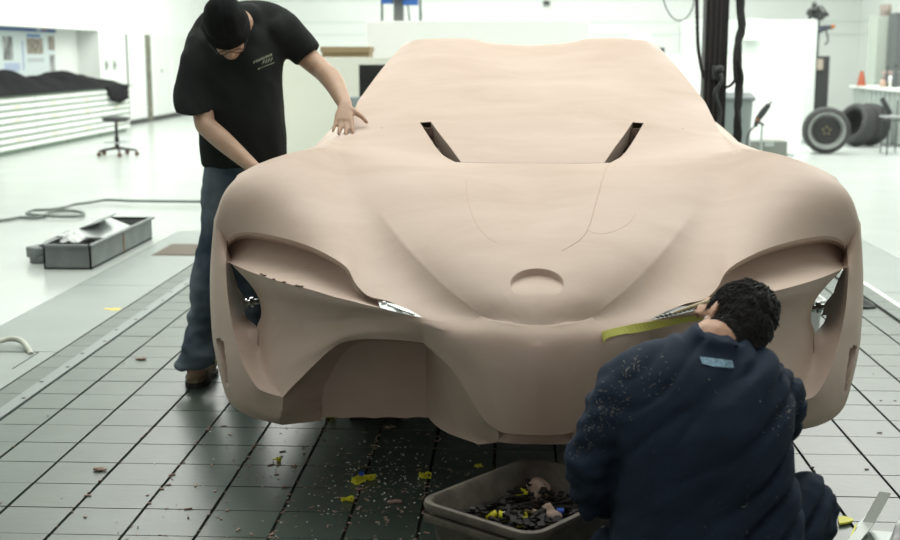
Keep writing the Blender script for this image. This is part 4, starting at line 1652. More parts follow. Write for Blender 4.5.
# right sleeve
limb(b, [P(745, 384, 3.03), P(764, 384, 3.05), P(781, 404, 3.11), P(784, 422, 3.18)], [.075, .072, .066, .06])
ell_loft(b, [(P(745, 380, 3.03), (.05, 0, -.05), (0, .08, 0)), (P(766, 384, 3.05), (.055, 0, -.028), (0, .08, 0)), (P(780, 400, 3.09), (.052, 0, -.02), (0, .075, 0)), (P(787, 420, 3.16), (.05, 0, -.005), (0, .07, 0))], 28)
limb(b, [P(786, 415, 3.15), elR2 + Vector((-.01, 0, 0)), elR2 * .5 + wrR2 * .5, wrR2 * .85 + elR2 * .15], [.062, .055, .05, .042])
# trousers
for (a, k, c, rk) in ((hpL, kneeL, ftL, .085), (hpR, kneeR, ftR, .100)):
    limb(b, [a, a * .5 + k * .5 + Z_ * .01, k + (k - a).normalized() * .01], [.115, .112, rk])
    limb(b, [k, k * .6 + c * .4, c], [rk, .08, .06])
me = fuse(b, .0085, 4)


def cover_fold(p):
    v = noise.noise(Vector((p.x * 5, p.y * 5, p.z * 5 + 7))) * .016
    # diagonal pulls running up to the right shoulder
    t = p.x * .7 - p.z * .75
    g = noise.noise(Vector((t * 15, (p.x + p.z) * 2.2, 5)))
    v += -(max(0, .35 - abs(g)) ** 1.5) * .085 * (.4 + sstep(.45, .62, p.x))
    v += noise.noise(Vector((p.x * 18, p.y * 18, p.z * 12))) * .0035
    arm = sstep(.30, .20, p.x) + (sstep(.33, .25, p.z))
    v += noise.noise(Vector((p.x * 8, p.y * 12, p.z * 26))) * .026 * min(1, arm)
    # sleeve seam
    return v


wrinkle(me, cover_fold)
mcv = fabric('navy_drill', (.018, .029, .050), .8, .12, 6, 380)
nt = mcv.node_tree                            # pale clay dust flecks
bs = nt.nodes['Principled BSDF']
old = bs.inputs['Base Color'].links[0].from_socket
tc = nt.nodes.new('ShaderNodeTexCoord')
vn = nt.nodes.new('ShaderNodeTexNoise')
vn.inputs['Scale'].default_value = 95
vn.inputs['Detail'].default_value = 2
vn.inputs['Distortion'].default_value = 1.2
v2 = nt.nodes.new('ShaderNodeTexNoise')
v2.inputs['Scale'].default_value = 4.5
mr = nt.nodes.new('ShaderNodeMapRange')
mr.inputs['From Min'].default_value = .72
mr.inputs['From Max'].default_value = .76
m2_ = nt.nodes.new('ShaderNodeMapRange')
m2_.inputs['From Min'].default_value = .50
m2_.inputs['From Max'].default_value = .62
mu = nt.nodes.new('ShaderNodeMath')
mu.operation = 'MULTIPLY'
mx = nt.nodes.new('ShaderNodeMix')
mx.data_type = 'RGBA'
nt.links.new(tc.outputs['Object'], vn.inputs[0])
nt.links.new(tc.outputs['Object'], v2.inputs[0])
nt.links.new(vn.outputs[0], mr.inputs[0])
nt.links.new(v2.outputs[0], m2_.inputs[0])
nt.links.new(mr.outputs[0], mu.inputs[0])
nt.links.new(m2_.outputs[0], mu.inputs[1])
nt.links.new(mu.outputs[0], mx.inputs[0])
nt.links.new(old, mx.inputs[6])
mx.inputs[7].default_value = (.30, .27, .22, 1)
nt.links.new(mx.outputs[2], bs.inputs['Base Color'])
cov = tag(link_mesh('coveralls', me, mcv, per2, True, 80), 'navy blue coveralls flecked with clay dust')
cb = BVHTree.FromPolygons([v.co[:] for v in me.vertices], [p.vertices[:] for p in me.polygons])
tagp = [[(699.5, 357.2), (712, 358.8), (713, 367.0), (702, 364.2)], [(712, 358.8), (731.5, 361), (733.5, 368.3), (713, 367.0)]]
decal('back_label', cb, tagp, mat('pale_blue_patch', (.20, .33, .42), .8, noise_amt=.4, noise_scale=150), cov, .0025, 6)
# pale dust scratches on the left shoulder and elbow
random.seed(5)
pl = []
for k in range(240):
    if k % 4:
        t = random.random()
        cx, cy = 640 - 66 * t + random.gauss(0, 9), 362 + 90 * t + random.gauss(0, 14)
    elif k % 8:
        cx, cy = random.gauss(782, 8), random.gauss(410, 16)
    else:
        cx, cy = random.gauss(655, 14), random.gauss(378, 14)
    a = random.uniform(0, pi)
    l_, w_ = random.uniform(.3, 1.7), random.uniform(.10, .24)
    dx, dy = cos(a) * l_, sin(a) * l_
    ex, ey = -sin(a) * w_, cos(a) * w_
    q = [(cx - dx - ex, cy - dy - ey), (cx + dx - ex, cy + dy - ey), (cx + dx + ex, cy + dy + ey), (cx - dx + ex, cy - dy + ey)]
    ps = [on_mesh(cb, *c_) for c_ in q]
    if None in ps or max((ps[0] - p_).length for p_ in ps) > .02:
        continue
    pl.append(q)
tag(decal('dust_marks', cb, pl, mat('clay_dust', (.26, .25, .22), .9), cov, .0018, 1), kind='stuff')

# hair: cap plus short tufts
HR_c = [((0, -.018, .040), (.083, .102, .090)), ((0, -.045, -.005), (.076, .078, .088)), ((-.012, -.045, -.062), (.074, .060, .072))]
b = MB()
for c_, r_ in HR_c:
    cap_el(b, HM2, c_, r_)
me = fuse(b, .005, 2)
Hi = HM2.inverted()
bm = bmesh.new()
bm.from_mesh(me)


def hair_in(q):
    """inside the hairline (head frame)"""
    if q.y > .060 - .4 * max(0, .05 - q.z):
        return False
    if q.y > -.022:
        return q.z > .024
    return q.z > -.098


bmesh.ops.delete(bm, geom=[v for v in bm.verts if not hair_in(Hi @ v.co)], context='VERTS')
bm.to_mesh(me)
bm.free()
wrinkle(me, lambda p: noise.noise(p * 60) * .004 + noise.noise(p * 28) * .004)
pts = [(v.co.copy(), v.normal.copy()) for v in me.vertices]
hair_m = mat('black_hair', (.010, .009, .008), .55, spec=.4, noise_amt=.4, noise_scale=50)
hair = link_mesh('hair', me, hair_m, per2, True, 80)
random.seed(3)
b = MB()
for (c, nn) in random.sample(pts, min(2600, len(pts))):
    q = Hi @ c
    # lie back and down from the crown, with some disorder
    crown = Vector((0.01, -.05, .115))
    flow = (q - crown)
    flow = (HM2.to_3x3() @ flow).normalized()
    flow = (flow - nn * flow.dot(nn))
    if flow.length < .05:
        flow = nn.orthogonal()
    flow.normalize()
    flow = (flow + nn.orthogonal() * random.uniform(-.5, .5) + nn * random.uniform(.02, .28)).normalized()
    L = random.uniform(.010, .019) * (1.0 if q.z > 0.0 else .5)
    p1_ = c + nn * .001
    p2_ = p1_ + flow * L * .55 + nn * .0015
    p3_ = p2_ + (flow - nn * .25).normalized() * L * .5
    b.tube([p1_, p2_, p3_], [.0019, .0016, .0004], 4, False)
tuft = b.build('hair_tufts', hair_m, hair, True, 60)
tuft['kind'] = 'stuff'

# the tool in the raised hand
ha = P(708, 301.5, 3.44)
tip = P(672, 313.5, 3.585)
b = MB()
b.tube([ha + (ha - tip).normalized() * .03, ha, ha * .5 + tip * .5, tip * .85 + ha * .15, tip], [.004, .0055, .0058, .004, .0012], 10)
tag(b.build('modelling_tool', mat('pale_boxwood', (.62, .55, .36), .5)), 'thin pale wooden modelling tool in the hand by the right headlight', 'tool')

# ---------------------------------------------------------------- background
m_white = mat('white_board', (.90, .92, .90), .7)
m_cream = mat('cream_board', (.80, .82, .72), .7)
m_offw = mat('white_steel', (.72, .76, .72), .5)
m_dk = mat('charcoal_plastic', (.03, .033, .033), .5)
m_blackm = mat('matt_black_metal', (.022, .021, .020), .5, metal=.3)

# flat-file cabinets along the left wall
cx0, cx1 = -7.94, -7.32
cy = [17.55, 19.0, 20.5, 22.15, 23.75]
H = .86
for i in range(4):
    y0, y1 = cy[i] + .004, cy[i + 1] - .004
    nm = ['nearest', 'second', 'third', 'farthest'][i]
    r = empty('drawer_cabinet', ((cx0 + cx1) / 2, (y0 + y1) / 2, 0), nm + ' of the four white drawer cabinets under the black cloth', 'cabinet', 'white drawer cabinets along the left wall')
    b = MB()
    b.box(cx0, cx1 - .02, y0, y1, .06, H, .004)
    b.box(cx0, cx1 - .06, y0 + .02, y1 - .02, 0, .06)
    b.build('cabinet_body', mat('cabinet_shell', (.22, .29, .23), .6), r, smooth=False)
    for k in range(8):
        z = .075 + k * .097
        b = MB()
        b.box(cx1 - .02, cx1 + .012, y0 + .006, y1 - .006, z, z + .064, .006)
        d = b.build('drawer', m_offw, r)
        if k in (1, 4, 6):
            b = MB()
            b.box(cx1 + .012, cx1 + .016, (y0 + y1) / 2 - .12, (y0 + y1) / 2 + .12, z + .02, z + .045)
            b.build('drawer_label', mat('cream_label', (.65, .60, .40), .7), d, smooth=False)
# end panel with an arch beside them
b = MB()
pts = [(0, 0), (.30, 0), (.42, .25), (.42, .0), (.72, 0), (.72, .86), (0, .86)]
b.box(-8.36, cx1 - .01, 17.42, 17.53, 0, .88)
tag(b.build('side_panel', mat('beige_panel', (.42, .43, .36), .7), smooth=False), 'beige panel closing the near end of the drawer cabinets', 'panel')
b = MB()
b.tube(cr([(-7.40, 17.38, .02), (-7.42, 17.37, .30), (-7.52, 17.36, .52), (-7.75, 17.35, .66), (-8.1, 17.34, .70)], 6), .03, 10)
b.box(-8.6, -7.55, 17.1, 17.4, .16, .24)
tag(b.build('tube_frame', mat('pale_tube', (.55, .57, .5), .5)), 'pale bent tube frame cut off at the left edge, by the drawer cabinets', 'frame')
# black cloth thrown over the cabinets
b = MB()
res_x, res_y = 14, 90
vs = []
for j in range(res_y + 1):
    y = 16.9 + (23.95 - 16.9) * j / res_y
    row = []
    for i in range(res_x + 1):
        u = i / res_x
        x = -8.2 + u * .90
        t = j / res_y
        hump = .15 + .20 * math.exp(-((y - 19.1) / .8) ** 2) + .12 * math.exp(-((y - 21.6) / .9) ** 2) + .10 * noise.noise(Vector((y * 1.1, u * 2, 1)))
        if y > 23.2:
            hump *= .7
        z = H + .01 + max(.01, hump * sin(pi * min(1, .12 + u * .85)) + .04 * noise.noise(Vector((x * 5, y * 3, 0))))
        if u > .9:
            z = H + .012
            x += .03
            if 22.4 < y < 23.5:
                z = H - .02 if i < res_x else H - .30 + .14 * abs(y - 22.95)
                x += .03
        row.append(b.bm.verts.new((x, y, z)))
    vs.append(row)
for j in range(res_y):
    for i in range(res_x):
        b.bm.faces.new((vs[j][i], vs[j][i + 1], vs[j + 1][i + 1], vs[j + 1][i]))
o = b.build('black_cloth', fabric('black_canvas', (.012, .013, .014), .95), None, True, 80)
md = o.modifiers.new('thickness', 'SOLIDIFY')
md.thickness = .01
tag(o, 'black cloth heaped over the white drawer cabinets', 'cloth')

# poster in the alcove
py0, py1, pz0, pz1 = 17.0, 24.0, .95, 2.06
# the poster hangs flat on the alcove's back wall
ax = XL - 2.29
c1_ = P(57, 27, 1)
def at_x(px, py, X):
    r = ray(px, py)
    t = X / r[0]
    return Vector((X, r[1] * t, CAM_H + r[2] * t))
axp = XL - .425
pA, pB = at_x(-8, 24, axp), at_x(56.5, 29.5, axp)
po = empty('wall_poster', (axp, 18.5, 0), 'blue-banded poster with pictures on the wall above the black cloth', 'poster')


def pq(px0, py0, px1, py1, m, name, off):
    """picture panel on the poster, upright rectangle between two measured corners"""
    a, c = at_x(px0, py0, axp), at_x(px1, py1, axp)
    b = MB()
    b.box(axp + off - .002, axp + off, min(a.y, c.y), max(a.y, c.y), min(a.z, c.z), max(a.z, c.z))
    return b.build(name, m, po, smooth=False)


pq(-10, 24, 57, 88, mat('poster_paper', (.62, .70, .70), .6), 'poster_sheet', .004)
pq(-10, 24.5, 55.5, 32.8, mat('poster_blue', (.06, .13, .34), .6), 'title_band', .007)
m_pic = mat('poster_picture', (.10, .11, .11), .6, col2=(.45, .47, .45), noise_scale=7)
m_pic2 = mat('poster_picture_dark', (.12, .10, .08), .6, col2=(.42, .38, .32), noise_scale=14)
pq(2, 36, 13, 60, m_pic, 'picture', .007)
pq(26, 38, 43, 54, m_pic2, 'picture', .007)
pq(47.5, 36, 54.5, 50, m_pic2, 'picture', .007)
pq(49, 55, 55, 72, m_pic, 'picture', .007)
pq(4, 63, 20, 71, mat('poster_pale_blue', (.40, .48, .62), .6), 'picture', .007)
pq(26, 34, 40, 37.5, mat('poster_blue2', (.10, .20, .45), .6), 'caption', .007)
pq(21.5, 41, 24, 70, mat('poster_blue2', (.10, .20, .45), .6), 'side_band', .007)
pq(36, 27, 40.5, 31, mat('poster_logo', (.55, .60, .65), .6), 'logo', .009)
pq(41.5, 28, 46, 31, mat('poster_red', (.35, .12, .16), .6), 'logo', .009)
pq(27, 58, 44, 62, mat('poster_text', (.46, .52, .52), .6), 'text_line', .007)

# locker doors and openings in the left wall
lx = XL + .006
for i, (a, c) in enumerate([((116, 33), (126, 120)), ((130, 34), (144, 118)), ((153, 35), (171, 116)), ((173, 36), (190, 113))]):
    q0_, q1_ = at_x(a[0], a[1], XL), at_x(c[0], c[1], XL)
    b = MB()
    b.box(XL, XL + .012, q0_.y, q1_.y, .04, 1.87)
    d = struct(b.build('door_%d' % (i + 1), m_offw, smooth=False))
    if i > 1:
        b = MB()
        b.box(XL + .012, XL + .03, (q0_.y + q1_.y) / 2 - .1, (q0_.y + q1_.y) / 2 - .05, 1.05, 1.12)
        b.build('door_handle', mat('grey_handle', (.3, .32, .3), .4), d, smooth=False)
for (a, c, mm_) in (((126, 34), (129, 118), m_gap), ((144.5, 35), (152.5, 116), mat('olive_curtain', (.17, .17, .13), .9, noise_amt=.4, noise_scale=9))):
    q0_, q1_ = at_x(a[0], a[1], XL), at_x(c[0], c[1], XL)
    b = MB()
    b.box(XL, XL + .02, q0_.y, q1_.y, .03, 1.87)
    o = struct(b.build('trim_6' if a[0] < 130 else 'trim_7', mm_, smooth=False))
b = MB()
b.box(XL, XL + .018, 24.3, YB, 0, .10)
struct(b.build('baseboard_left', mat('black_base', (.04, .045, .04), .6), smooth=False))
sw = at_x(106.5, 65, XL)
for i, (px, lb) in enumerate([(106, 'left one of two small switch plates on the white pier'), (114, 'right one of two small switch plates on the white pier')]):
    q0_ = at_x(px, 65, XL)
    b = MB()
    b.box(XL, XL + .02, q0_.y - .10, q0_.y + .10, q0_.z - .10, q0_.z + .10, .004)
    o = tag(b.build('switch_plate', mat('grey_switch', (.42, .46, .42) if i == 0 else (.45, .42, .34), .5)), lb, 'switch', 'switch plates')
    b = MB()
    b.box(XL + .02, XL + .03, q0_.y - .03, q0_.y + .03, q0_.z - .04, q0_.z + .04)
    b.build('rocker', m_dk, o, smooth=False)

# stool
sc = Vector((-5.72, 17.9, 0))
st = empty('rolling_stool', sc, 'low black rolling stool in front of the drawer cabinets', 'stool')
b = MB()
b.lathe([(0, .50), (.15, .495), (.185, .51), (.195, .54), (.18, .565), (.1, .575), (0, .575)], sc, seg=28)
b.build('seat', m_dk, st)
b = MB()
b.tube([sc + Z_ * .10, sc + Z_ * .50], .022, 12)
b.tube([sc + Z_ * .10, sc + Z_ * .28], .032, 12)
b.build('gas_lift', m_blackm, st)
b = MB()
ringp = [sc + Vector((.19 * cos(2 * pi * k / 24), .19 * sin(2 * pi * k / 24), .20)) for k in range(25)]
b.tube(ringp, .008, 6, False)
for k in range(3):
    a = 2 * pi * k / 3
    b.tube([sc + Z_ * .20, sc + Vector((.19 * cos(a), .19 * sin(a), .20))], .006, 6)
b.build('foot_ring', m_steel, st)
for k in range(5):
    a = 2 * pi * k / 5 + .1
    e = sc + Vector((.28 * cos(a), .28 * sin(a), .085))
    b = MB()
    b.tube([sc + Z_ * .12, e], [.022, .014], 8)
    lg = b.build('leg', m_blackm, st)
    b = MB()
    b.lathe([(0, -.014), (.032, -.014), (.036, 0), (.032, .014), (0, .014)], e + Vector((0, 0, -.049)), (0, 1, 0), seg=14)
    b.tube([e, e - Z_ * .04], .007, 6)
    b.build('caster', mat('brown_caster', (.12, .07, .05), .6), lg)


def board(name, x0, x1, y, z0, z1, m, label, cat='partition', th=.06, feet=True):
    o = empty(name, ((x0 + x1) / 2, y, 0), label, cat)
    b = MB()
    b.box(x0, x1, y, y + th, z0, z1, .006)
    b.build('panel', m, o, smooth=False)
    if feet:
        for x in (x0 + .15, x1 - .15):
            b = MB()
            b.box(x - .03, x + .03, y - .18, y + .24, 0, max(.03, z0), .004)
            b.build('foot', m_steel, o, smooth=False)
    return o


# cream wall-board and monitor left of the car, behind
board('partition', -2.60, -.35, 13.6, .10, 1.425, m_cream, 'low cream partition behind the left arm of the standing person')
mo = empty('monitor', (-1.35, 12.9, 0), 'black monitor screen behind the left side of the car roof', 'monitor')
b = MB()
b.box(-1.575, -.95, 12.90, 12.94, .98, 1.355, .006)
b.build('screen', mat('black_screen', (.012, .012, .012), .3), mo)
b = MB()
b.box(-1.32, -1.22, 12.95, 12.98, .80, 1.1)
b.box(-1.7, -.9, 12.7, 13.2, .76, .80, .004)
b.build('shelf', m_steel, mo, smooth=False)
for x in (-1.66, -.94):
    for y in (12.74, 13.16):
        b = MB()
        b.box(x - .02, x + .02, y - .02, y + .02, 0, .76)
        b.build('leg', m_steel, mo, smooth=False)
b = MB()
b.box(-1.66, -1.44, 12.72, 12.86, .80, 1.03, .01)
tag(b.build('control_box', mat('grey_blue', (.22, .27, .27), .5)), 'small grey box beside the monitor', 'box')
b = MB()
b.box(-2.29, -1.70, 15.0, 15.5, 1.48, 1.545)
b.box(-2.28, -1.71, 15.05, 15.45, .0, 1.48)
tag(b.build('wooden_shelf_top', mat('brown_wood', (.27, .20, .11), .6), smooth=False), 'brown wooden cabinet top showing above the cream partition', 'cabinet')
board('partition', -1.85, .95, 16.0, .08, 1.87, m_white, 'wide white partition behind the car roof')
board('partition', .42, 1.06, 15.9, .08, 1.86, m_white, 'white board overlapping the right end of the wide partition') if False else None

# blue measuring machine with a grey column, above the partition
ma = empty('measuring_machine', (-1.5, 17.0, 0), 'blue carriage on a grey column standing behind the white partition', 'machine')
b = MB()
b.box(-1.60, -1.47, 17.0, 17.12, 0, 3.2, .006)
b.build('column', mat('grey_column', (.16, .17, .16), .5), ma)
b = MB()
b.box(-1.755, -1.61, 16.9, 17.1, 2.12, 2.6, .01)
b.box(-1.47, -1.27, 16.9, 17.1, 2.10, 2.6, .01)
b.box(-1.62, -1.44, 16.86, 16.99, 2.18, 2.6)
b.build('carriage', mat('blue_enamel', (.03, .12, .42), .4), ma)
for x in (-1.77, -1.255):
    b = MB()
    b.box(x, x + .025, 17.0, 17.05, 0, 3.2)
    b.build('guide_rail', mat('dark_green_metal', (.04, .07, .05), .5), ma, smooth=False)
b = MB()
b.tube(cr([(-1.40, 16.9, 2.10), (-1.36, 16.88, 1.8), (-1.30, 16.88, 1.62), (-1.25, 16.88, 1.66), (-1.22, 16.9, 2.0)], 6), .012, 8)
b.build('cable', mat('grey_green_cable', (.13, .16, .14), .6), ma)

# items far behind: cabinet, frame, sign, lamp
fz = YB - .02
def far(px0, py0, px1, py1, Y, th, m, name, label, cat, group=None):
    a, c = P(px0, py0, Y), P(px1, py1, Y)
    b = MB()
    b.box(min(a.x, c.x), max(a.x, c.x), Y, Y + th, min(a.z, c.z), max(a.z, c.z), .004)
    return tag(b.build(name, m, smooth=False), label, cat, group)


o = far(681, 27, 689.5, 55, fz - .04, .04, mat('grey_print', (.07, .08, .08), .6, col2=(.22, .24, .24), noise_scale=4), 'wall_picture', 'narrow dark picture on the back wall left of the black column', 'picture')
o = far(543.5, 1, 549.5, 5, fz - .12, .12, m_dk, 'wall_camera', 'tiny dark box high on the back wall above the roof', 'camera')
bx = far(632, 34, 650, 55.6, 22, .4, m_white, 'carton', 'pale carton above the right rear corner of the roof', 'carton')
bx2 = far(654.5, 47.5, 664.5, 55, 21.2, .2, m_dk, 'printer', 'small dark device on the white board right of the roof', 'device')
b = MB()
a = P(641, 55, 21.6)
b.box(a.x - .3, a.x + .48, 21.2, 22.5, 0, P(650, 55, 21.2).z)
tag(b.build('white_cabinet', m_white, smooth=False), 'white cabinet behind the right rear corner of the roof', 'cabinet')

# big white partitions on the right
board('partition', 2.0, 4.20, 18.5, .03, 1.44, m_white, 'front white partition between the black column and the wheel')
board('partition', 2.75, 4.95, 21.0, .08, 2.01, mat('white_board_grey', (.58, .64, .60), .7), 'taller pale partition rising behind the front white one')
b = MB()
a, c = P(745, 19, 20.9), P(760, 38, 20.9)
b.box(a.x, c.x, 20.9, 20.92, c.z, a.z)
b.box(a.x, c.x, 20.86, 20.9, c.z - .03, c.z)
tag(b.build('notice_sheet', m_white, smooth=False), 'white sheet held on the tall partition beside the cable bundle', 'sheet')

# black measuring column with ribbed hose and cable bundle
col = empty('measuring_column', (1.56, 9.85, 0), 'tall black measuring column behind the right side of the car', 'column')
b = MB()
x0, x1 = P(704.5, 60, 9.8).x, P(727.5, 60, 9.8).x
b.box(x0, x1, 9.8, 9.97, .05, 2.6, .006)
b.box(x0 - .10, x1 + .10, 9.72, 10.05, 0, .05, .006)
b.build('column_body', m_blackm, col, smooth=False)
b = MB()
for t in (.18, .42, .62):
    xx = x0 + (x1 - x0) * t
    b.box(xx, xx + .012, 9.788, 9.80, .06, 2.6)
b.build('guide_groove', mat('dark_steel', (.075, .07, .065), .35, metal=.6), col, smooth=False)
b = MB()
c = P(717, 72, 9.74)
b.box(c.x - .035, c.x + .035, 9.70, 9.80, c.z - .06, c.z + .05, .01)
b.ball((c.x + .01, 9.69, c.z + .02), .035, sub=2)
b.tube(cr([(c.x, 9.70, c.z + .02), (c.x + .03, 9.66, c.z - .06), (c.x - .02, 9.68, c.z - .16), (c.x + .03, 9.7, c.z - .3), (c.x, 9.72, c.z - .5)], 5), .014, 8)
b.build('junction_block', m_dk, col)
b = MB()
hp = cr([P(696.5, -15, 9.75), P(697, 10, 9.75), P(698, 45, 9.75), P(701, 66, 9.76), P(704, 78, 9.79)], 14)
rr = [.016 if k % 2 else .012 for k in range(len(hp))]
b.tube(hp, rr, 8)
b.build('ribbed_hose', mat('black_rubber', (.015, .015, .015), .6), col)
cbp = cr([P(739, -15, 9.7), P(740.5, 12, 9.7), P(742, 26, 9.7), P(738.5, 40, 9.7), P(738, 60, 9.7), P(739, 85, 9.72), P(738, 110, 9.74), P(737, 140, 9.78), P(737, 160, 9.8)], 6)
b = MB()
rr = [.030 + .010 * noise.noise(Vector((0, 0, k * .4))) for k in range(len(cbp))]
b.tube(cbp, rr, 10)
b.tube([p + Vector((.018 * sin(k * .5), -.02, 0)) for k, p in enumerate(cbp)], .018, 8)
b.tube(cr([P(736, 45, 9.66), P(734.5, 60, 9.66), P(735.5, 80, 9.68)], 4), .016, 8)
b.tube(cr([P(727, 87, 9.78), P(731, 85, 9.7), P(736, 79, 9.7)], 5), .012, 8)
bd = tag(b.build('cable_bundle', mat('black_rubber', (.015, .015, .015), .6)), 'thick black cable bundle hanging right of the black column', 'cable bundle')
# run it to the floor
b = MB()
b.tube([P(737, 158, 9.8), Vector((P(737, 158, 9.8).x, 9.8, .02))], .03, 10)
b.build('lower_run', mat('black_rubber', (.015, .015, .015), .6), bd)
b = MB()
b.tube(cr([P(662, -14, 12), P(664, 2, 12), P(671, 16, 12), P(679, 20.5, 12), P(687, 17, 12), P(693, 6, 12), P(695, -14, 12)], 6), .008, 6)
tag(b.build('hanging_cable', mat('grey_cable', (.25, .27, .26), .6)), 'thin grey cable hanging in a loop left of the black column', 'cable')

# bin, hot-air gun on a stand, grey case
bn = P(738, 150, 15.5)
r = empty('waste_bin', (2.78, 15.6, 0), 'grey waste bin with a lid behind the black cable bundle', 'bin')
bz = P(738, 97, 15.4)
b = MB()
bw = .20
ell_loft(b, [((bz.x, 15.6, 0), (bw * .82, 0, 0), (0, bw, 0)), ((bz.x, 15.6, bz.z - .05), (bw * 1.0, 0, 0), (0, bw * 1.1, 0))], 24, 5)
b.build('bin_body', mat('grey_bin', (.20, .235, .23), .5), r)
b = MB()
ell_loft(b, [((bz.x, 15.6, bz.z - .05), (bw * 1.15, 0, 0), (0, bw * 1.2, 0)), ((bz.x, 15.6, bz.z - .01), (bw * 1.15, 0, 0), (0, bw * 1.2, 0)), ((bz.x, 15.6, bz.z + .05), (bw * .9, 0, 0), (0, bw * .9, 0))], 24, 5)
b.build('lid', mat('grey_lid', (.13, .155, .16), .4), r)
gy = 14.0
gs = empty('tool_stand', (P(762, 150, gy).x, gy, 0), 'black hand tool clipped on a thin pole stand before the white partition', 'tool stand')
b = MB()
px_ = P(762, 125, gy).x
b.tube([(px_, gy, 0), (px_, gy, P(762, 125, gy).z)], .014, 8)
b.lathe([(0, 0), (.16, 0), (.16, .015), (0, .02)], (px_, gy, 0), seg=20)
b.build('pole', m_steel, gs)
b = MB()
b.tube([P(755, 127, gy), P(758, 119, gy), P(763, 112, gy), P(769, 104.5, gy)], [.022, .034, .040, .030], 12)
b.tube([P(755, 120, gy), P(764, 125, gy)], .014, 8)
b.tube([P(769, 104.5, gy), P(772, 101.5, gy)], [.012, .01], 8)
gun = b.build('hand_tool', m_dk, gs)
b = MB()
b.ball(P(757.5, 119.5, gy - .04), .014, sub=2)
b.build('orange_switch', mat('orange_plastic', (.35, .12, .03), .5), gun)
b = MB()
b.tube(cr([P(754, 127, gy), P(749, 133, gy), P(747, 142, gy), P(747, 152, gy)], 5), .010, 8)
b.build('cord', m_dk, gun)
b = MB()
a, c = P(751, 141, 17.2), P(787, 158, 17.2)
b.box(a.x, c.x, 17.2, 17.6, 0, a.z, .01)
o = tag(b.build('grey_case', mat('grey_case', (.17, .185, .165), .5), smooth=False), 'flat grey case on the floor in front of the white partition', 'case')
b = MB()
b.box((a.x + c.x) / 2 - .06, (a.x + c.x) / 2 + .06, 17.18, 17.2, a.z - .07, a.z - .02)
b.build('latch', m_steel, o, smooth=False)


# wheels and tyres
def tyre_prof(R, r, w):
    return [(r, -w * .42), (r + .02, -w * .5), (R - .06, -w * .52), (R - .015, -w * .44), (R, -w * .30), (R + .003, 0), (R, w * .30), (R - .015, w * .44), (R - .06, w * .52), (r + .02, w * .5), (r, w * .42)]


m_rub = mat('tyre_rubber', (.035, .037, .037), .7)
wc = P(826, 130, 18.9)
wc.z = .345
wh = empty('car_wheel', (wc.x, wc.y, 0), 'upright car wheel with a black centre and grey rim, right of the partition', 'wheel')
ax_ = Vector((-.12, -1, 0)).normalized()
b = MB()
b.lathe(tyre_prof(.342, .262, .26), wc, ax_, 48, closed=True)
b.build('tyre', m_rub, wh)
b = MB()
b.lathe([(.262, .10), (.268, .128), (.250, .130), (.238, .09), (.205, .05), (.205, .04), (.262, .04)], wc, ax_, 48)
b.build('rim', mat('grey_rim', (.42, .45, .43), .35, metal=.6), wh)
b = MB()
b.lathe([(0, .075), (.06, .078), (.17, .070), (.205, .055), (.207, .02), (0, .01)], wc, ax_, 40)
hb = b.build('hub_disc', mat('black_disc', (.015, .015, .015), .4), wh)
u_ = ax_.cross(Z_)
for k in range(5):
    a = 2 * pi * k / 5 + .3
    b = MB()
    b.lathe([(0, .0), (.014, .0), (.014, .012), (0, .012)], wc + ax_ * .074 + u_ * (.052 * cos(a)) + Z_ * (.052 * sin(a)), ax_, 10)
    b.build('wheel_nut', mat('brass_nut', (.35, .30, .18), .4, metal=.6), hb)
t1 = P(857, 118, 20.4)
t1.z = .33
t2 = Vector((t1.x + .26, t1.y + .22, .33))
for i, (c, ax2, lb) in enumerate([(t1, Vector((-1, -.55, .35)), 'left one of two bare black tyres by the far counter'), (t2, Vector((-.9, -.75, .12)), 'right one of two bare black tyres by the far counter')]):
    b = MB()
    b.lathe(tyre_prof(.335, .225, .27), c, ax2, 44, closed=True)
    lo = min(v.co.z for v in b.bm.verts)
    for v in b.bm.verts:
        v.co.z -= lo
    o = tag(b.build('tyre', m_rub), lb, 'tyre', 'bare tyres')

# counter by the right wall with things on it
ca, cb_ = P(851, 80, 23.2), P(905, 84, 20.5)
ct = empty('counter', (8.0, 22, 0), 'grey counter with a white top along the right wall', 'counter')
cxl = ca.x
b = MB()
b.box(cxl + .03, XR - .02, 20.0, 23.2, 0, .86)
b.build('counter_front', mat('grey_corrugated', (.36, .41, .39), .6), ct, smooth=False)
b = MB()
b.box(cxl - .02, XR - .02, 19.95, 23.2, .86, .905, .006)
b.build('counter_top', m_offw, ct, smooth=False)
b = MB()
for k in range(12):
    b.box(cxl + .0, cxl + .03, 20.1 + k * .26, 20.14 + k * .26, .02, .86)
    b.box(cxl + .1 + k * .2, cxl + .13 + k * .2, 19.975, 20.0, .02, .86)
b.build('ribs', mat('rib_grey', (.45, .50, .47), .6), ct, smooth=False)
cy_ = 21.2
def onc(px):
    return P(px, 80, cy_).x


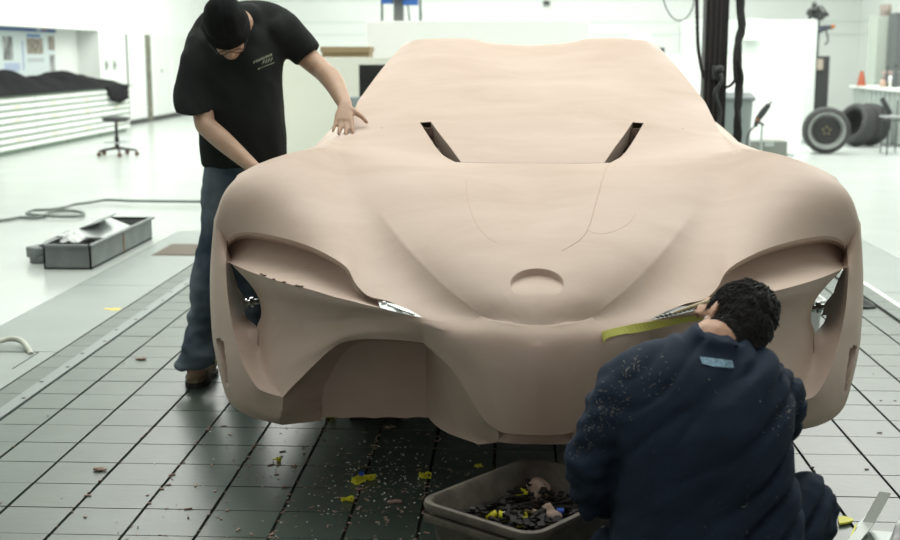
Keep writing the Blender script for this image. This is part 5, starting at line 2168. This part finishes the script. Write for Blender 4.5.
b = MB()
x = P(861.5, 80, 22.7).x
cy_ = 22.7
b.lathe([(0, 0), (.085, 0), (.085, .02), (.07, .03), (.055, .14), (.035, .22), (.03, .26), (0, .26)], (x, cy_, .905), seg=20)
tag(b.build('spray_bottle', mat('burnt_orange', (.36, .09, .045), .6)), 'orange bottle standing alone on the left end of the counter', 'bottle')
items = [(883, .16, .05, (.45, .32, .25), 'small brown bottle left of the white jug on the counter'),
         (886.5, .34, .035, (.10, .10, .10), 'dark slim bottle on the counter below the cabinet'),
         (890.5, .22, .06, (.75, .77, .75), 'white jug on the counter with a dark cap'),
         (895, .38, .055, (.07, .08, .08), 'tall dark bottle behind the white jug'),
         (899, .24, .05, (.12, .13, .13), 'dark jar at the right edge of the counter'),
         (888, .10, .05, (.50, .45, .12), 'low yellowish jar in front of the slim bottle')]
for i, (px, h, r_, colr, lb) in enumerate(items):
    x = onc(px)
    yy_ = 21.6 + .25 * (i % 3)
    x = P(px, 80, yy_).x
    b = MB()
    b.lathe([(0, 0), (r_, 0), (r_, h * .62), (r_ * .45, h * .8), (r_ * .45, h * .9), (0, h * .9)], (x, yy_, .905), seg=16)
    o = tag(b.build('bottle', mat('bottle_%d' % i, colr, .4)), lb, 'bottle', 'bottles on the counter')
    b = MB()
    b.lathe([(0, h * .9), (r_ * .5, h * .9), (r_ * .5, h), (0, h)], (x, yy_, .905), seg=12)
    b.build('cap', mat('bottle_cap', (.35, .10, .08) if i % 2 else (.05, .05, .05), .5) if False else m_dk, o)
b = MB()
a = P(891, 65, 22.5)
b.box(a.x - .12, a.x + .14, 22.4, 22.6, 1.10, 1.16, .01)
b.box(a.x - .10, a.x + .12, 22.42, 22.58, .905, 1.10, .01)
tag(b.build('label_box', mat('red_white_box', (.40, .28, .26), .6)), 'pinkish box among the bottles on the counter', 'box')
# tall grey locker and dark cabinet on the right wall
a, c = P(878, 16, 24.0), P(893, 80, 24.0)
b = MB()
b.box(a.x, a.x + .55, 24.0, 24.6, 0, a.z, .01)
lk = tag(b.build('locker', mat('grey_green_locker', (.42, .47, .42), .6), smooth=False), 'tall grey-green locker behind the counter', 'locker')
b = MB()
b.box(a.x + .36, a.x + .38, 23.985, 24.0, .1, a.z - .1)
b.build('door_gap', m_gap, lk, smooth=False)
b = MB()
c = P(886.5, 10, 24.2)
b.ball((c.x, 24.2, a.z + .12), .10, (1, 1, 1.0), 2)
b.box(c.x - .10, c.x + .08, 24.15, 24.3, a.z, a.z + .22, .02)
tag(b.build('small_figure', mat('dull_pink', (.33, .28, .25), .7)), 'small pinkish bundle on top of the tall locker', 'bundle')
b = MB()
a = P(897.5, 10, 23.4)
b.box(a.x, a.x + .5, 23.4, 23.9, .95, 2.2, .01)
tag(b.build('wall_cabinet', mat('dark_grey_cabinet', (.10, .11, .11), .5), smooth=False), 'dark wall cabinet cut off by the right edge of the picture', 'cabinet')
# wire stool by the counter
a = P(893, 150, 18.6)
ws = empty('wire_chair', (a.x + .1, 18.8, 0), 'thin black wire frame chair at the right edge of the picture', 'chair')
fx = [P(887, 150, 18.6).x, P(902, 150, 18.6).x]
for (x, y) in ((fx[0], 18.6), (fx[1], 18.6), (fx[0] + .05, 19.1), (fx[1] + .05, 19.1)):
    b = MB()
    b.tube([(x, y, 0), (x, y, .78 if y > 19 else .55)], .010, 8)
    b.build('leg', m_dk, ws)
b = MB()
for z in (.14, .50):
    b.tube([(fx[0], 18.6, z), (fx[1], 18.6, z), (fx[1] + .05, 19.1, z), (fx[0] + .05, 19.1, z), (fx[0], 18.6, z)], .008, 6)
b.build('cross_bars', m_dk, ws)
b = MB()
b.box(fx[0], fx[1] + .05, 18.6, 19.1, .53, .56, .01)
b.build('seat', mat('grey_seat', (.25, .27, .27), .6), ws)
b = MB()
b.obox((fx[0] + .05, 18.95, .70), (.07, 0, -.12), (0, .02, 0), (.03, 0, .02), .005)
b.build('backrest', m_dk, ws)

# black equipment rack with an arm behind the tall partition
a = P(817, 20, 22.5)
rk = empty('camera_rig', (5.25, 22.4, 0), 'black equipment rig with cables beside the tall partition', 'rig')
xx = P(821, 60, 22.4).x
b = MB()
b.box(xx - .10, xx + .14, 22.35, 22.5, .0, P(821, 56, 22.4).z, .01)
b.build('rack_body', m_dk, rk, smooth=False)
b = MB()
b.tube([(xx - .08, 22.4, .5), (xx - .08, 22.4, P(816, 12, 22.4).z)], .03, 8)
b.build('post', m_dk, rk)
b = MB()
for k in range(26):
    q = P(random.gauss(816, 3.2), random.gauss(12, 4), 22.3 + random.uniform(-.1, .2))
    b.ball(q, random.uniform(.03, .075), (1, .6, 1), 1, jit=.2)
for k in range(6):
    p0_ = P(816, 8 + k, 22.3)
    b.tube(cr([p0_, P(822 + k, 6 + k * 2, 22.2), P(826 + k * .5, 14, 22.2), P(822, 20, 22.3)], 4), .008, 6)
b.build('camera_head', m_dk, rk)
b = MB()
b.tube([P(818, 30, 22.3), P(824, 28, 22.3), P(832, 27, 22.3)], [.07, .05, .035], 10)
arm = b.build('arm', mat('dark_blue_black', (.03, .04, .06), .5), rk)
b = MB()
b.ball(P(833, 26.5, 22.25), .04, sub=2)
b.build('orange_tip', mat('orange_plastic', (.35, .12, .03), .5), arm)
b = MB()
b.tube(cr([P(826, 30, 22.3), P(828, 40, 22.3), P(825, 45, 22.3)], 5), .014, 8)
b.build('cord', m_dk, rk)
b = MB()
b.box(xx - .08, xx + .02, 22.30, 22.35, P(821, 70, 22.4).z, P(821, 59, 22.4).z, .01)
b.build('label_panel', mat('tan_panel', (.35, .31, .25), .6), rk, smooth=False)
